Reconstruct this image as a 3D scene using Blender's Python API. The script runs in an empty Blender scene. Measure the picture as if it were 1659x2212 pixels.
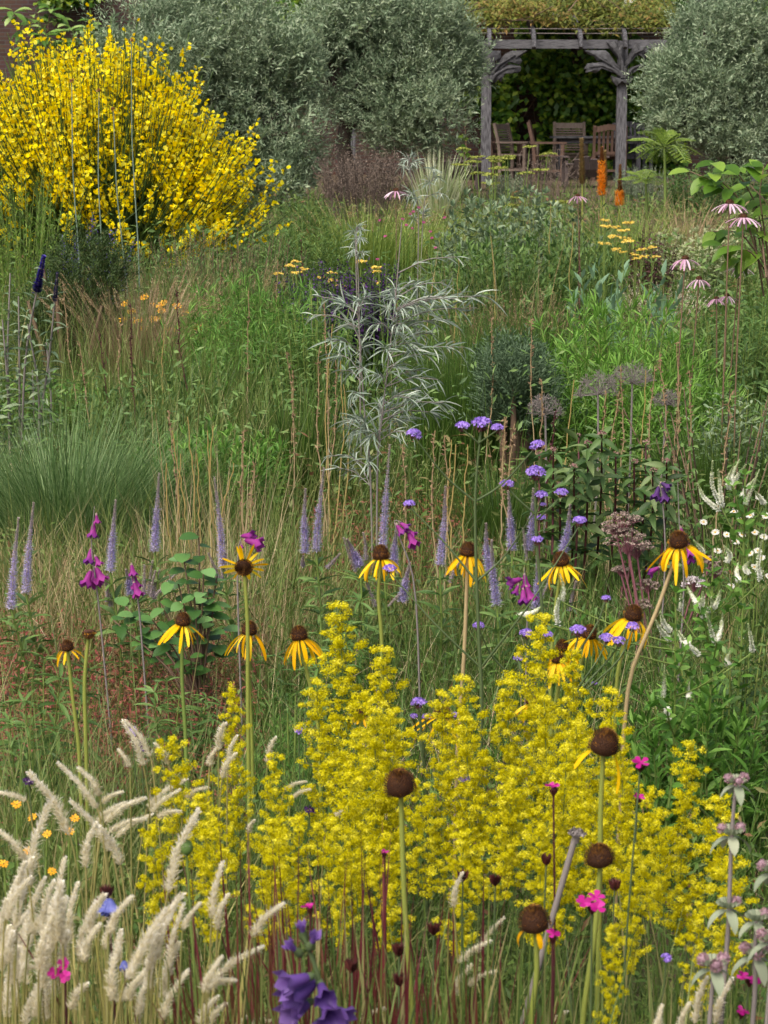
import bpy, math
import numpy as np
from math import radians, sin, cos, pi
from mathutils import Vector, Matrix

# ------------------------------------------------------------------ camera, sky, sun, exposure
SC = bpy.context.scene
COL = SC.collection
EYE = 1.6
PITCH = math.atan((1106 - 265) / 4752)
cam = bpy.data.cameras.new("camera")
camo = bpy.data.objects.new("camera", cam)
COL.objects.link(camo)
camo.location = (0, 0, EYE)
camo.rotation_euler = (radians(90) - PITCH, 0, 0)
cam.sensor_fit = 'VERTICAL'
cam.sensor_height = 24
cam.lens = 24 * 4752 / 2212
cam.clip_start = 0.05
cam.clip_end = 1000
cam.dof.use_dof = True
cam.dof.focus_distance = 7.0
cam.dof.aperture_fstop = 13.0
SC.camera = camo

SUN_EL, SUN_ROT = radians(56), radians(212)
world = bpy.data.worlds.new("World")
SC.world = world
world.use_nodes = True
wn = world.node_tree
bgn = wn.nodes["Background"]
sky = wn.nodes.new("ShaderNodeTexSky")
sky.sky_type = 'NISHITA'
sky.sun_disc = False
sky.sun_elevation = SUN_EL
sky.sun_rotation = SUN_ROT
sky.dust_density = 8.0
sky.air_density = 0.55
sky.ozone_density = 0.3
wn.links.new(sky.outputs[0], bgn.inputs[0])
bgn.inputs[1].default_value = 0.15
sun = bpy.data.lights.new("sun", 'SUN')
sun.energy = 1.2
sun.angle = radians(60)
sun.color = (1.0, 0.97, 0.92)
suno = bpy.data.objects.new("sun", sun)
COL.objects.link(suno)
sd = Vector((sin(SUN_ROT) * cos(SUN_EL), cos(SUN_ROT) * cos(SUN_EL), sin(SUN_EL)))
suno.rotation_euler = sd.to_track_quat('Z', 'Y').to_euler()
suno.location = (0, 0, 20)
SC.view_settings.view_transform = 'Standard'
SC.view_settings.look = 'None'
SC.view_settings.gamma = 1
SC.view_settings.exposure = 0.52
SC.cycles.max_bounces = 5
SC.cycles.diffuse_bounces = 3
SC.cycles.glossy_bounces = 2
SC.cycles.transmission_bounces = 3
SC.cycles.sample_clamp_indirect = 6

rng = np.random.default_rng(11)
U = rng.uniform

# ------------------------------------------------------------------ geometry helpers
def ground_z(x, y):
    x = np.asarray(x, float); y = np.asarray(y, float)
    base = 0.018 * np.clip(y - 4, 0, 34)
    bump = 0.02 * np.sin(x * 1.7 + y * .6) + 0.02 * np.sin(y * 1.3 - x * .8)
    return base + bump * np.clip((34 - y) / 10, 0, 1)

def P(u, v, D):
    """the point in the garden that stands D metres away along the sight line"""
    cx = (u - 829.5) / 4752; cy = (1106 - v) / 4752
    dy = cos(PITCH) + cy * sin(PITCH)
    dz = -sin(PITCH) + cy * cos(PITCH)
    s = D / dy
    return np.array([cx * s, D, EYE + dz * s])

def GP(u, D):
    x = P(u, 265, D)[0]
    return np.array([x, D, float(ground_z(x, D))])

def PX(D):
    return 4752 / D

def H(u, v, D):
    p = P(u, v, D)
    return p[2] - float(ground_z(p[0], D))

def nrm(a):
    return a / np.maximum(np.linalg.norm(a, axis=-1, keepdims=True), 1e-9)

FLAT = {"weathered_wood", "weathered_wood_across", "aged_teak", "dark_teak", "dark_panel", "old_brick", "coping_stone"}

class G:
    def __init__(s):
        s.v = []; s.q = []; s.t3 = []; s.t = []; s.mq = []; s.m3 = []; s.n = 0
    def add(s, V, F, t=0.5, m=0):
        V = np.asarray(V, float).reshape(-1, 3); F = np.asarray(F, np.int64)
        s.v.append(V); s.t.append(np.broadcast_to(np.asarray(t, float), (len(V),)))
        if F.shape[1] == 4: s.q.append(F + s.n); s.mq.append(np.full(len(F), m))
        else: s.t3.append(F + s.n); s.m3.append(np.full(len(F), m))
        s.n += len(V)
        return s
    def mesh(s, name, mats, smooth=True):
        V = np.concatenate(s.v); T = np.concatenate(s.t)
        q = np.concatenate(s.q) if s.q else np.zeros((0, 4), np.int64)
        t3 = np.concatenate(s.t3) if s.t3 else np.zeros((0, 3), np.int64)
        mi = np.concatenate(s.mq + s.m3) if (s.mq or s.m3) else np.zeros(0)
        me = bpy.data.meshes.new(name)
        me.vertices.add(len(V)); me.vertices.foreach_set("co", V.astype(np.float32).ravel())
        li = np.concatenate([q.ravel(), t3.ravel()])
        me.loops.add(len(li)); me.loops.foreach_set("vertex_index", li.astype(np.int32))
        nf = len(q) + len(t3)
        me.polygons.add(nf)
        ls = np.concatenate([np.arange(len(q)) * 4, len(q) * 4 + np.arange(len(t3)) * 3])
        me.polygons.foreach_set("loop_start", ls.astype(np.int32))
        me.polygons.foreach_set("material_index", mi.astype(np.int32))
        me.polygons.foreach_set("use_smooth", np.full(nf, smooth))
        a = me.attributes.new("t", 'FLOAT', 'POINT')
        a.data.foreach_set("value", T.astype(np.float32))
        for m in (mats if isinstance(mats, (list, tuple)) else [mats]): me.materials.append(m)
        me.update(calc_edges=True)
        return me
    def build(s, name, mats, parent=None, smooth=True, loc=None):
        if loc is not None: s.v = [a - np.asarray(loc) for a in s.v]
        if not isinstance(mats, (list, tuple)) and mats.name in FLAT: smooth = False
        o = bpy.data.objects.new(name, s.mesh(name, mats, smooth))
        COL.objects.link(o)
        if parent is not None: o.parent = parent
        elif loc is not None: o.location = loc
        return o

def tag(o, label, cat, group=None, kind=None):
    if label: o["label"] = label
    if cat: o["category"] = cat
    if group: o["group"] = group
    if kind: o["kind"] = kind
    return o

def thing(name, label, cat, loc=(0, 0, 0), group=None, rz=0):
    o = bpy.data.objects.new(name, None); COL.objects.link(o)
    o.location = loc; o.rotation_euler = (0, 0, rz); o.empty_display_size = .05
    return tag(o, label, cat, group, 'thing')

def dup(root, loc=None, rz=None, sc=None, label=None):
    r = root.copy(); COL.objects.link(r)
    if loc is not None: r.location = loc
    if rz is not None: r.rotation_euler = (r.rotation_euler[0], r.rotation_euler[1], rz)
    if sc is not None: r.scale = (sc, sc, sc) if np.isscalar(sc) else sc
    if label: r["label"] = label
    for c in list(root.children):
        d = c.copy(); COL.objects.link(d); d.parent = r
        for e in list(c.children):
            f = e.copy(); COL.objects.link(f); f.parent = d
    return r

# ---- leaf templates: unit length along +Y, unit width along X, face +Z
RH = (np.array([[0, 0, 0], [.5, .5, 0], [0, 1, 0], [-.5, .5, 0]]), np.array([[0, 1, 2, 3]]))
PETAL = (np.array([[-.15, 0, 0], [.15, 0, 0], [.5, .75, .02], [.2, 1, 0], [-.2, 1, 0], [-.5, .75, .02]]), np.array([[0, 1, 2, 5], [5, 2, 3, 4]]))

def leaf(n=3, prof='lance', bend=.4, fold=.2):
    s = np.linspace(0, 1, n + 1)
    w = {'lance': np.sin(pi * s ** .75) ** .9, 'oval': np.sin(pi * s ** .85) ** .6, 'strap': np.minimum(1, np.minimum(s * 8, (1 - s) * 4) + .12),
         'obov': np.sin(pi * s ** 1.5) ** .7, 'petal': np.minimum(1, .35 + s * 1.6) * np.where(s > .97, .5, 1)}[prof]
    w = np.maximum(w, .03) * .5
    th = bend * s
    y = np.concatenate([[0], np.cumsum(np.cos((th[1:] + th[:-1]) / 2))]) / n
    z = -np.concatenate([[0], np.cumsum(np.sin((th[1:] + th[:-1]) / 2))]) / n
    V = []
    for i in range(n + 1):
        V += [[-w[i], y[i], z[i] + fold * w[i] * .35], [0, y[i], z[i]], [w[i], y[i], z[i] + fold * w[i] * .35]]
    F = []
    for i in range(n):
        a = i * 3
        F += [[a, a + 1, a + 4, a + 3], [a + 1, a + 2, a + 5, a + 4]]
    return np.array(V), np.array(F)

def scatter(g, tm, pos, d, up, L, W=None, t=None, m=0):
    pos = np.asarray(pos, float).reshape(-1, 3); N = len(pos)
    if N == 0: return
    d = nrm(np.broadcast_to(np.asarray(d, float), (N, 3)))
    up = np.broadcast_to(np.asarray(up, float), (N, 3)) + 1e-4 * np.array([.3, .7, .2])
    z = nrm(up - (up * d).sum(1, keepdims=True) * d)
    x = np.cross(d, z)
    L = np.broadcast_to(np.asarray(L, float), (N,)); W = L if W is None else np.broadcast_to(np.asarray(W, float), (N,))
    V, F = tm
    o = (V[None, :, 0, None] * (x * W[:, None])[:, None] + V[None, :, 1, None] * (d * L[:, None])[:, None]
         + V[None, :, 2, None] * (z * L[:, None])[:, None] + pos[:, None])
    FF = F[None] + (np.arange(N) * len(V))[:, None, None]
    if t is None: t = U(0, 1, N)
    t = np.asarray(t, float)
    tt = np.repeat(np.broadcast_to(t, (N,)), len(V)) if t.ndim <= 1 else t.ravel()
    g.add(o.reshape(-1, 3), FF.reshape(-1, F.shape[1]), tt, m)

def tubes(g, Pn, R, k=4, t=.5, m=0, cap=False):
    Pn = np.asarray(Pn, float)
    if Pn.ndim == 2: Pn = Pn[None]
    N, n, _ = Pn.shape
    R = np.broadcast_to(np.asarray(R, float), (N, n))
    T = nrm(np.gradient(Pn, axis=1))
    ref = np.where(np.abs(T[..., 2:3]) > .9, np.array([1., .1, 0]), np.array([0, .1, 1.]))
    A = nrm(np.cross(T, ref)); B = np.cross(T, A)
    an = np.arange(k) * 2 * pi / k
    V = Pn[:, :, None] + R[:, :, None, None] * (np.cos(an)[:, None] * A[:, :, None] + np.sin(an)[:, None] * B[:, :, None])
    idx = np.arange(N * n * k).reshape(N, n, k)
    a = idx[:, :-1]; b = idx[:, 1:]
    F = np.stack([a, np.roll(a, -1, 2), np.roll(b, -1, 2), b], -1).reshape(-1, 4)
    tt = np.broadcast_to(np.asarray(t, float), (N, n)) if np.ndim(t) != 1 else np.broadcast_to(np.asarray(t)[None] if len(t) == n else np.asarray(t)[:, None], (N, n))
    g.add(V.reshape(-1, 3), F, np.repeat(tt.ravel(), k), m)

def arc(base, az, L, lean, curve, n=6, wob=0.0):
    base = np.asarray(base, float).reshape(-1, 3); N = len(base)
    f = lambda x: np.broadcast_to(np.asarray(x, float), (N,))
    az, L, lean, curve = f(az), f(L), f(lean), f(curve)
    s = np.linspace(0, 1, n)
    th = lean[:, None] + curve[:, None] * s + (rng.normal(0, wob, (N, n)) if wob else 0)
    tm = (th[:, 1:] + th[:, :-1]) / 2
    seg = (L / (n - 1))[:, None]
    h = np.concatenate([np.zeros((N, 1)), np.cumsum(np.sin(tm) * seg, 1)], 1)
    z = np.concatenate([np.zeros((N, 1)), np.cumsum(np.cos(tm) * seg, 1)], 1)
    return base[:, None] + np.stack([h * np.cos(az)[:, None], h * np.sin(az)[:, None], z], -1)

def blades(g, base, az, L, w, lean, curve, n=4, t=None, tip=None, m=0, prof=None):
    Pn = arc(base, az, L, lean, curve, n + 1)
    N = len(Pn)
    s = np.linspace(0, 1, n + 1)
    pr = (1 - s ** 2.2) * .97 + .03 if prof is None else np.asarray(prof)
    w = np.broadcast_to(np.asarray(w, float), (N,))
    tw = np.broadcast_to(np.asarray(az, float), (N,)) + pi / 2 + U(-.9, .9, N)
    side = np.stack([np.cos(tw), np.sin(tw), np.zeros(N)], -1)
    off = side[:, None] * (w[:, None] * pr[None] * .5)[..., None]
    V = np.stack([Pn - off, Pn + off], 2)
    idx = np.arange(N * (n + 1) * 2).reshape(N, n + 1, 2)
    F = np.stack([idx[:, :-1, 0], idx[:, :-1, 1], idx[:, 1:, 1], idx[:, 1:, 0]], -1).reshape(-1, 4)
    if t is None: t = U(0, 1, N)
    t = np.broadcast_to(np.asarray(t, float), (N,))
    if tip is not None:
        tt = t[:, None] * (1 - s) + np.broadcast_to(np.asarray(tip, float), (N,))[:, None] * s
    else: tt = np.broadcast_to(t[:, None], (N, n + 1))
    g.add(V.reshape(-1, 3), F, np.repeat(tt.ravel(), 2), m)

def along(Pn, s):
    N, n, _ = Pn.shape
    f = np.clip(s, 0, .9999) * (n - 1); i = f.astype(int); fr = (f - i)[..., None]
    ii = np.arange(N)[:, None]
    a = Pn[ii, i]; b = Pn[ii, i + 1]
    return a + (b - a) * fr, nrm(b - a)

def stemleaves(g, Pn, k, tm, L, W, ang=.9, s0=.2, s1=1., taper=.4, whorl=1, jit=.3, sag=0., m=0, t=None, flip=1, tl=0.):
    N = len(Pn)
    s = np.repeat(np.linspace(s0, s1, k), whorl)[None] + U(-.5, .5, (N, k * whorl)) * (s1 - s0) / k * (0.8 if whorl == 1 else .15)
    node = np.repeat(np.arange(k), whorl); iw = np.tile(np.arange(whorl), k)
    az = (node * 2.4 + iw * 2 * pi / whorl)[None] + U(0, 6.28, (N, 1)) + U(-.35, .35, s.shape)
    p, T = along(Pn, s)
    ref = np.where(np.abs(T[..., 2:3]) > .95, np.array([1., .1, 0]), np.array([0, .1, 1.]))
    A = nrm(np.cross(T, ref)); B = np.cross(T, A)
    out = np.cos(az)[..., None] * A + np.sin(az)[..., None] * B
    an = (ang + U(-jit, jit, s.shape))[..., None]
    d = T * np.cos(an) + out * np.sin(an) + np.array([0, 0, -1.]) * sag
    rel = (s - s0) / max(s1 - s0, 1e-3)
    sc = (1 - taper * np.clip(rel, 0, 1)) * (1 - tl * np.clip(1 - rel * 3, 0, 1)) * U(.75, 1.15, s.shape)
    up = T * flip + rng.normal(0, .25, T.shape)
    scatter(g, tm, p.reshape(-1, 3), d.reshape(-1, 3), up.reshape(-1, 3), (L * sc).ravel(), (W * sc).ravel(), None if t is None else np.broadcast_to(t, s.shape).ravel(), m)

def sphdir(N):
    return nrm(rng.normal(0, 1, (N, 3)))

def lumps(seed, n=7, f=1.0):
    r = np.random.default_rng(seed)
    K = r.normal(0, f, (n, 3)); ph = r.uniform(0, 6.28, n)
    return lambda p: np.sin(p @ K.T + ph).sum(-1) / math.sqrt(n)

def disc(N, rx, ry=None):
    a = U(0, 2 * pi, N); r = np.sqrt(U(0, 1, N))
    return np.stack([r * np.cos(a) * rx, r * np.sin(a) * (ry or rx)], -1)

def box(g, c, s, rz=0., rx=0., m=0, t=.5):
    V = np.array([[x, y, z] for x in (-.5, .5) for y in (-.5, .5) for z in (-.5, .5)]) * np.asarray(s)
    F = np.array([[0, 1, 3, 2], [4, 6, 7, 5], [0, 4, 5, 1], [2, 3, 7, 6], [0, 2, 6, 4], [1, 5, 7, 3]])
    ca, sa = cos(rx), sin(rx)
    V = np.stack([V[:, 0], V[:, 1] * ca - V[:, 2] * sa, V[:, 1] * sa + V[:, 2] * ca], -1)
    ca, sa = cos(rz), sin(rz)
    V = np.stack([V[:, 0] * ca - V[:, 1] * sa, V[:, 0] * sa + V[:, 1] * ca, V[:, 2]], -1)
    g.add(V + np.asarray(c), F, t, m)

def lathe(g, prof, k=12, c=(0, 0, 0), axis=None, t=.5, m=0):
    prof = np.asarray(prof, float); n = len(prof)
    an = np.arange(k) * 2 * pi / k
    V = np.stack([prof[:, 0, None] * np.cos(an), prof[:, 0, None] * np.sin(an), np.repeat(prof[:, 1, None], k, 1)], -1)
    if axis is not None:
        z = nrm(np.asarray(axis, float)); x = nrm(np.cross(z, [.12, .9, .3])); y = np.cross(z, x)
        V = V[..., 0:1] * x + V[..., 1:2] * y + V[..., 2:3] * z
    idx = np.arange(n * k).reshape(n, k); a = idx[:-1]; b = idx[1:]
    F = np.stack([a, np.roll(a, -1, 1), np.roll(b, -1, 1), b], -1).reshape(-1, 4)
    tt = np.repeat(np.broadcast_to(np.asarray(t, float), (n,)), k)
    g.add((V + np.asarray(c)).reshape(-1, 3), F, tt, m)

def prism(g, pts, y0, y1, puff=.0, m=0, t=.5):
    """outline in x,z extruded along y, its front swollen towards the middle"""
    p = np.asarray(pts, float); n = len(p); c = p.mean(0)
    inn = c + (p - c) * .55
    V = np.concatenate([np.c_[p[:, 0], np.full(n, y0), p[:, 1]], np.c_[inn[:, 0], np.full(n, y0 - puff), inn[:, 1]], np.c_[p[:, 0], np.full(n, y1), p[:, 1]],
                        [[c[0], y0 - puff * 1.2, c[1]]], [[c[0], y1, c[1]]]])
    i = np.arange(n); j = (i + 1) % n
    g.add(V, np.concatenate([np.c_[i, j, n + j, n + i], np.c_[j, i, 2 * n + i, 2 * n + j]]), t, m)
    g.add(V, np.concatenate([np.c_[n + i, n + j, np.full(n, 3 * n)], np.c_[2 * n + j, 2 * n + i, np.full(n, 3 * n + 1)]]), t, m)

# ------------------------------------------------------------------ materials
def lin(h):
    h = h.lstrip('#'); c = [int(h[i:i + 2], 16) / 255 for i in (0, 2, 4)]
    return [x / 12.92 if x <= .04045 else ((x + .055) / 1.055) ** 2.4 for x in c] + [1.0]

MATS = {}
def M(name, stops, rough=.55, tl=.0, spec=.35, noise=None):
    m = bpy.data.materials.new(name); m.use_nodes = True; nt = m.node_tree
    pb = nt.nodes["Principled BSDF"]; out = nt.nodes["Material Output"]
    at = nt.nodes.new("ShaderNodeAttribute"); at.attribute_name = "t"
    rp = nt.nodes.new("ShaderNodeValToRGB")
    if isinstance(stops, str): stops = [stops]
    if isinstance(stops[0], str): stops = [(i / max(1, len(stops) - 1), h) for i, h in enumerate(stops)]
    el = rp.color_ramp.elements
    while len(el) < len(stops): el.new(.5)
    while len(el) > len(stops) and len(el) > 1: el.remove(el[-1])
    for e, (p, h) in zip(el, stops): e.position = p; e.color = lin(h)
    fac = at.outputs["Fac"]
    if noise:
        nz = nt.nodes.new("ShaderNodeTexNoise"); nz.inputs["Scale"].default_value = noise[0]; nz.inputs["Detail"].default_value = 5
        tc = nt.nodes.new("ShaderNodeTexCoord")
        if len(noise) > 2:
            mp = nt.nodes.new("ShaderNodeMapping"); mp.inputs["Scale"].default_value = noise[2]
            nt.links.new(tc.outputs["Object"], mp.inputs[0]); nt.links.new(mp.outputs[0], nz.inputs["Vector"])
        else: nt.links.new(tc.outputs["Object"], nz.inputs["Vector"])
        ma = nt.nodes.new("ShaderNodeMath"); ma.operation = 'MULTIPLY_ADD'; ma.inputs[1].default_value = noise[1]
        sb = nt.nodes.new("ShaderNodeMath"); sb.operation = 'SUBTRACT'; sb.inputs[1].default_value = .5
        nt.links.new(nz.outputs["Fac"], sb.inputs[0]); nt.links.new(sb.outputs[0], ma.inputs[0]); nt.links.new(fac, ma.inputs[2])
        fac = ma.outputs[0]
        bp = nt.nodes.new("ShaderNodeBump"); bp.inputs["Strength"].default_value = .5; bp.inputs["Distance"].default_value = .01
        nt.links.new(nz.outputs["Fac"], bp.inputs["Height"]); nt.links.new(bp.outputs[0], pb.inputs["Normal"])
    nt.links.new(fac, rp.inputs[0])
    nt.links.new(rp.outputs[0], pb.inputs["Base Color"])
    pb.inputs["Roughness"].default_value = rough
    pb.inputs["Specular IOR Level"].default_value = spec
    if tl:
        tr = nt.nodes.new("ShaderNodeBsdfTranslucent"); mx = nt.nodes.new("ShaderNodeMixShader")
        nt.links.new(rp.outputs[0], tr.inputs[0]); mx.inputs[0].default_value = tl
        nt.links.new(pb.outputs[0], mx.inputs[1]); nt.links.new(tr.outputs[0], mx.inputs[2]); nt.links.new(mx.outputs[0], out.inputs[0])
    MATS[name] = m
    return m

mOlive = M("olive_leaf", ['#4c6246', '#688060', '#819877', '#a8b998', '#738758'], .5, .15, .4)
mOliveBark = M("olive_bark", ['#2e2824', '#544b42'], .9, noise=(14, .8))
mBroomFl = M("broom_flower", ['#efcc00', '#fbe600', '#fff61a', '#fffa62'], .55, .45, .05)
mBroomSt = M("broom_stem", ['#2f4520', '#4a6230', '#5f7a3a'], .5)
mVine = M("vine_leaf", ['#2a4a18', '#416a20', '#63872b', '#8da534', '#b5b23c'], .4, .3)
mVineTop = M("roof_vine_leaf", ['#465520', '#5d6c2a', '#7b8436', '#8f7440', '#6c7a34'], .55, .3)
mTwig = M("brown_twig", ['#40332b', '#6b5848', '#8a7460'], .85)
mWood = M("weathered_wood", ['#242427', '#454548', '#6c6d70', '#38383a'], .85, noise=(9, 1.9, (7, 7, .7)))
mWoodH = M("weathered_wood_across", ['#242427', '#454548', '#6c6d70', '#38383a'], .85, noise=(9, 1.9, (.7, 7, 7)))
mCarve = M("carved_wood", ['#28282a', '#4a4b4d', '#6a6c70'], .8, noise=(18, 1.3))
mTeak = M("aged_teak", ['#5a4c42', '#8a7b6e', '#aa9d90'], .8, noise=(9, .8, (4, 4, 1)))
mTeakRed = M("dark_teak", ['#3a2c27', '#5c483d', '#74604f'], .75, noise=(9, .8, (4, 4, 1)))
mDark = M("dark_panel", ['#3a3434', '#564d4b', '#655b57'], .8, noise=(7, .9, (6, 6, 1)))
mGrass = M("grass_blade", ['#34491f', '#4b6429', '#627a37', '#7f8d4d', '#a0966a'], .5, .3)
mGrassD = M("dark_grass_blade", ['#2d471b', '#3d5c22', '#51722b', '#67853a'], .5, .3)
mGrassB = M("blue_grass_blade", ['#3c5a2e', '#547640', '#6f8f54', '#94ab78'], .5, .3)
mGrassY = M("fresh_grass_blade", ['#55702a', '#6f8a34', '#88a046', '#a5b263'], .5, .3)
mDry = M("dry_straw", ['#7d6848', '#9a845e', '#b3a07a', '#c9bb98'], .7, .2)
mStraw = M("yellow_straw", ['#8d7c48', '#a8955a', '#c0b076'], .6, .15)
mSeed = M("brown_seed", ['#6a543f', '#8a735a', '#a48e70'], .8)
mForb = M("forb_leaf", ['#37542a', '#4c6c34', '#638442', '#7d9a58'], .5, .3)
mLush = M("lush_leaf", ['#3a6022', '#4f7d2e', '#68983c', '#86b054'], .5, .3)
mGrey = M("grey_green_leaf", ['#4b6247', '#627a5a', '#7c916f', '#98aa88'], .6, .2)
mSilver = M("silver_leaf", ['#6c7f70', '#879a89', '#a0b0a0', '#bac7b8'], .6, .2)
mDarkLeaf = M("dark_leaf", ['#2f4a24', '#426230', '#587840', '#6d8250'], .5, .25)
mNeedle = M("needle", ['#23381c', '#31491f', '#445c2a', '#5d5a2e'], .6, .15)
mStem = M("green_stem", ['#4c6430', '#6d8440', '#8d9c50'], .5)
mStemY = M("yellow_green_stem", ['#6f7d38', '#848f42', '#98a052'], .5, 0, .35)
mStemT = M("tan_stem", ['#8f7f58', '#ab9a72', '#b9a084'], .6)
mMaroon = M("maroon_stem", ['#371a1f', '#4b2429', '#5d3138'], .5)
mGreyStem = M("grey_stem", ['#5f5a58', '#807a76', '#98918c'], .7)
mVerbStem = M("verbena_stem", ['#3a4a30', '#50623d', '#4a4040'], .6)
mCone = M("cone_brown", [(0, '#26140a'), (.4, '#4a2c14'), (.7, '#74501f'), (.88, '#9c6a20'), (1, '#f2b430')], .8)
mPet = M("yellow_petal", ['#e4a806', '#f5bf0a', '#fed016', '#ffe03a'], .5, .35, .12)
mBed = M("bedstraw_flower", ['#c6bd0a', '#dad414', '#ebe528', '#f5f05a'], .6, .5, .05)
mLav = M("lavender_flower", [(0, '#d9d3f0'), (.35, '#c2b6e4'), (.6, '#cabfd8'), (.8, '#b3a8ac'), (1, '#b8ad9f')], .6, .25, .15)
mVerb = M("verbena_flower", ['#7f64ba', '#9478d0', '#a98de2', '#bea4f0'], .55, .25, .15)
mMag = M("magenta_flower", ['#641a62', '#842878', '#a03c92', '#5c2c7e'], .5, .3, .2)
mPink = M("hot_pink_flower", ['#8a0e64', '#b0187f', '#c63a9a'], .5, .3, .2)
mCalyx = M("dark_calyx", ['#2f1214', '#4a2020', '#5f3128'], .6)
mPurple = M("purple_flower", ['#3a2558', '#503678', '#664a92', '#8468ac'], .45, .25, .25)
mDkPurple = M("dark_purple_flower", ['#321a44', '#482862', '#62397e'], .6, .2)
mBlue = M("blue_flower", ['#3a4488', '#5a64ae', '#7880c4'], .5, .25)
mCream = M("cream_plume", ['#d6cda8', '#e8e2c4', '#f4f0dc', '#fbf9ee'], .7, .45, .05)
mRed = M("red_tip_blade", [(0, '#5a7a2c'), (.45, '#6d8636'), (.6, '#6f4a34'), (.75, '#6a2a30'), (1, '#4e2130')], .5, .3)
mAch = M("achillea_yellow", ['#d6b43c', '#e8cb55', '#f0dc82'], .7, .1)
mUmb = M("green_umbel", ['#72803a', '#8b9640', '#a5ac52'], .7, .15)
mPale = M("pale_pink_petal", ['#b884a4', '#cba0ba', '#dcbccf', '#e9d6e0'], .5, .3)
mOrange = M("orange_flower", [(0, '#e69a1c'), (.5, '#fbb232'), (1, '#ffcf6a')], .6, .3)
mRust = M("rust_bud", ['#6c4628', '#94643a', '#b59264'], .8, .15)
mWhite = M("white_flower", ['#c8ccb4', '#dde0d2', '#eeeeea'], .6, .25)
mGreenWhite = M("green_white_flower", ['#9db07a', '#c5cda8', '#dfe3cf', '#eceee4'], .6, .2)
mOrYel = M("orange_yellow_flower", ['#dc8a10', '#eda818', '#f0bd30'], .55, .2)
mGreyBr = M("grey_brown_head", ['#6e6058', '#8d7d74', '#a69689'], .85)
mPhl = M("woolly_leaf", ['#77856c', '#8e9a80', '#a3ab90'], .8, .15)
mPhF = M("pale_mauve_flower", ['#8a6c78', '#a08490', '#b898a2', '#a58070'], .7, .2)
mSedum = M("red_sedum", ['#5a5a2c', '#754f36', '#82443a', '#96524a', '#6a6e30'], .6, .15)
mCoverG = M("cover_leaf", ['#354f22', '#4a682c', '#62803a', '#75804a', '#7a5a3e'], .55, .25)
mVar = M("striped_blade", ['#7f9860', '#b5bf94', '#d2d6b8'], .5, .3)
mBright = M("bright_leaf", ['#45691f', '#5a8229', '#719634', '#8cab48'], .4, .35)
mMimosa = M("mimosa_leaf", ['#5e7e2e', '#7c9a3a', '#9cb24c'], .5, .4)
mPoppy = M("waxy_leaf", ['#587a5c', '#6f9270', '#86a684'], .5, .25)
mDryBrown = M("dead_shrub", ['#4b433d', '#665b52', '#7f7266'], .9)
mFawn = M("fawn_grass", ['#7d6a50', '#9c866a', '#b8a384', '#85794e'], .7, .25)

mMound = M("mound_leaf", ['#4a7628', '#629236', '#80b04a', '#9dc668'], .5, .35)

mViolet = M("violet_sage_flower", ['#4a3590', '#6a50b4', '#8a70d0'], .5, .3, .1)
# ------------------------------------------------------------------ ground
def make_ground():
    xs = np.concatenate([[-200, -60, -25], np.linspace(-14, 14, 80), [25, 60, 200]])
    ys = np.concatenate([[-60, -15, -3], np.linspace(0, 48, 130), [60, 100, 300]])
    X, Y = np.meshgrid(xs, ys)
    V = np.stack([X, Y, ground_z(X, Y)], -1).reshape(-1, 3)
    nx, ny = len(xs), len(ys)
    i = np.arange(nx * ny).reshape(ny, nx)
    F = np.stack([i[:-1, :-1], i[:-1, 1:], i[1:, 1:], i[1:, :-1]], -1).reshape(-1, 4)
    g = G(); g.add(V, F, .5)
    m = M("soil", ['#2c231b', '#463a2c', '#5c4f3c', '#3c4426'], .95, noise=(3, 1.3))
    tag(g.build("ground", m), None, None, kind="structure")
make_ground()

def brick_material():
    m = bpy.data.materials.new("old_brick"); m.use_nodes = True; nt = m.node_tree
    pb = nt.nodes["Principled BSDF"]
    tc = nt.nodes.new("ShaderNodeTexCoord"); mp = nt.nodes.new("ShaderNodeMapping")
    mp.inputs["Rotation"].default_value = (radians(90), 0, 0)
    br = nt.nodes.new("ShaderNodeTexBrick")
    br.inputs["Color1"].default_value = lin('#46302b'); br.inputs["Color2"].default_value = lin('#5c443b'); br.inputs["Mortar"].default_value = lin('#57524d')
    br.inputs["Scale"].default_value = 1.0; br.inputs["Brick Width"].default_value = .23; br.inputs["Row Height"].default_value = .075; br.inputs["Mortar Size"].default_value = .009
    nz = nt.nodes.new("ShaderNodeTexNoise"); nz.inputs["Scale"].default_value = 2.5; nz.inputs["Detail"].default_value = 6
    mx = nt.nodes.new("ShaderNodeMix"); mx.data_type = 'RGBA'; mx.blend_type = 'MULTIPLY'; mx.inputs[0].default_value = .6
    nt.links.new(tc.outputs["Object"], mp.inputs[0]); nt.links.new(mp.outputs[0], br.inputs["Vector"]); nt.links.new(tc.outputs["Object"], nz.inputs["Vector"])
    nt.links.new(br.outputs["Color"], mx.inputs[6]); nt.links.new(nz.outputs["Color"], mx.inputs[7]); nt.links.new(mx.outputs[2], pb.inputs["Base Color"])
    bp = nt.nodes.new("ShaderNodeBump"); bp.inputs["Strength"].default_value = .6; bp.inputs["Distance"].default_value = .01
    nt.links.new(br.outputs["Fac"], bp.inputs["Height"]); bp.invert = True; nt.links.new(bp.outputs[0], pb.inputs["Normal"])
    pb.inputs["Roughness"].default_value = .9
    return m
mBrick = brick_material()
WY = 43.0
w = thing("garden_wall", "tall old brick garden wall closing the garden behind the trees", "wall", (0, WY, .6))
g = G(); box(g, (0, .25, 2.3), (60, .5, 4.6)); g.build("brickwork", mBrick, w)
g = G(); box(g, (0, .25, 4.66), (60, .62, .12)); g.build("coping", M("coping_stone", ['#5d5852', '#7b756c'], .9, noise=(5, .8)), w)

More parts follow.
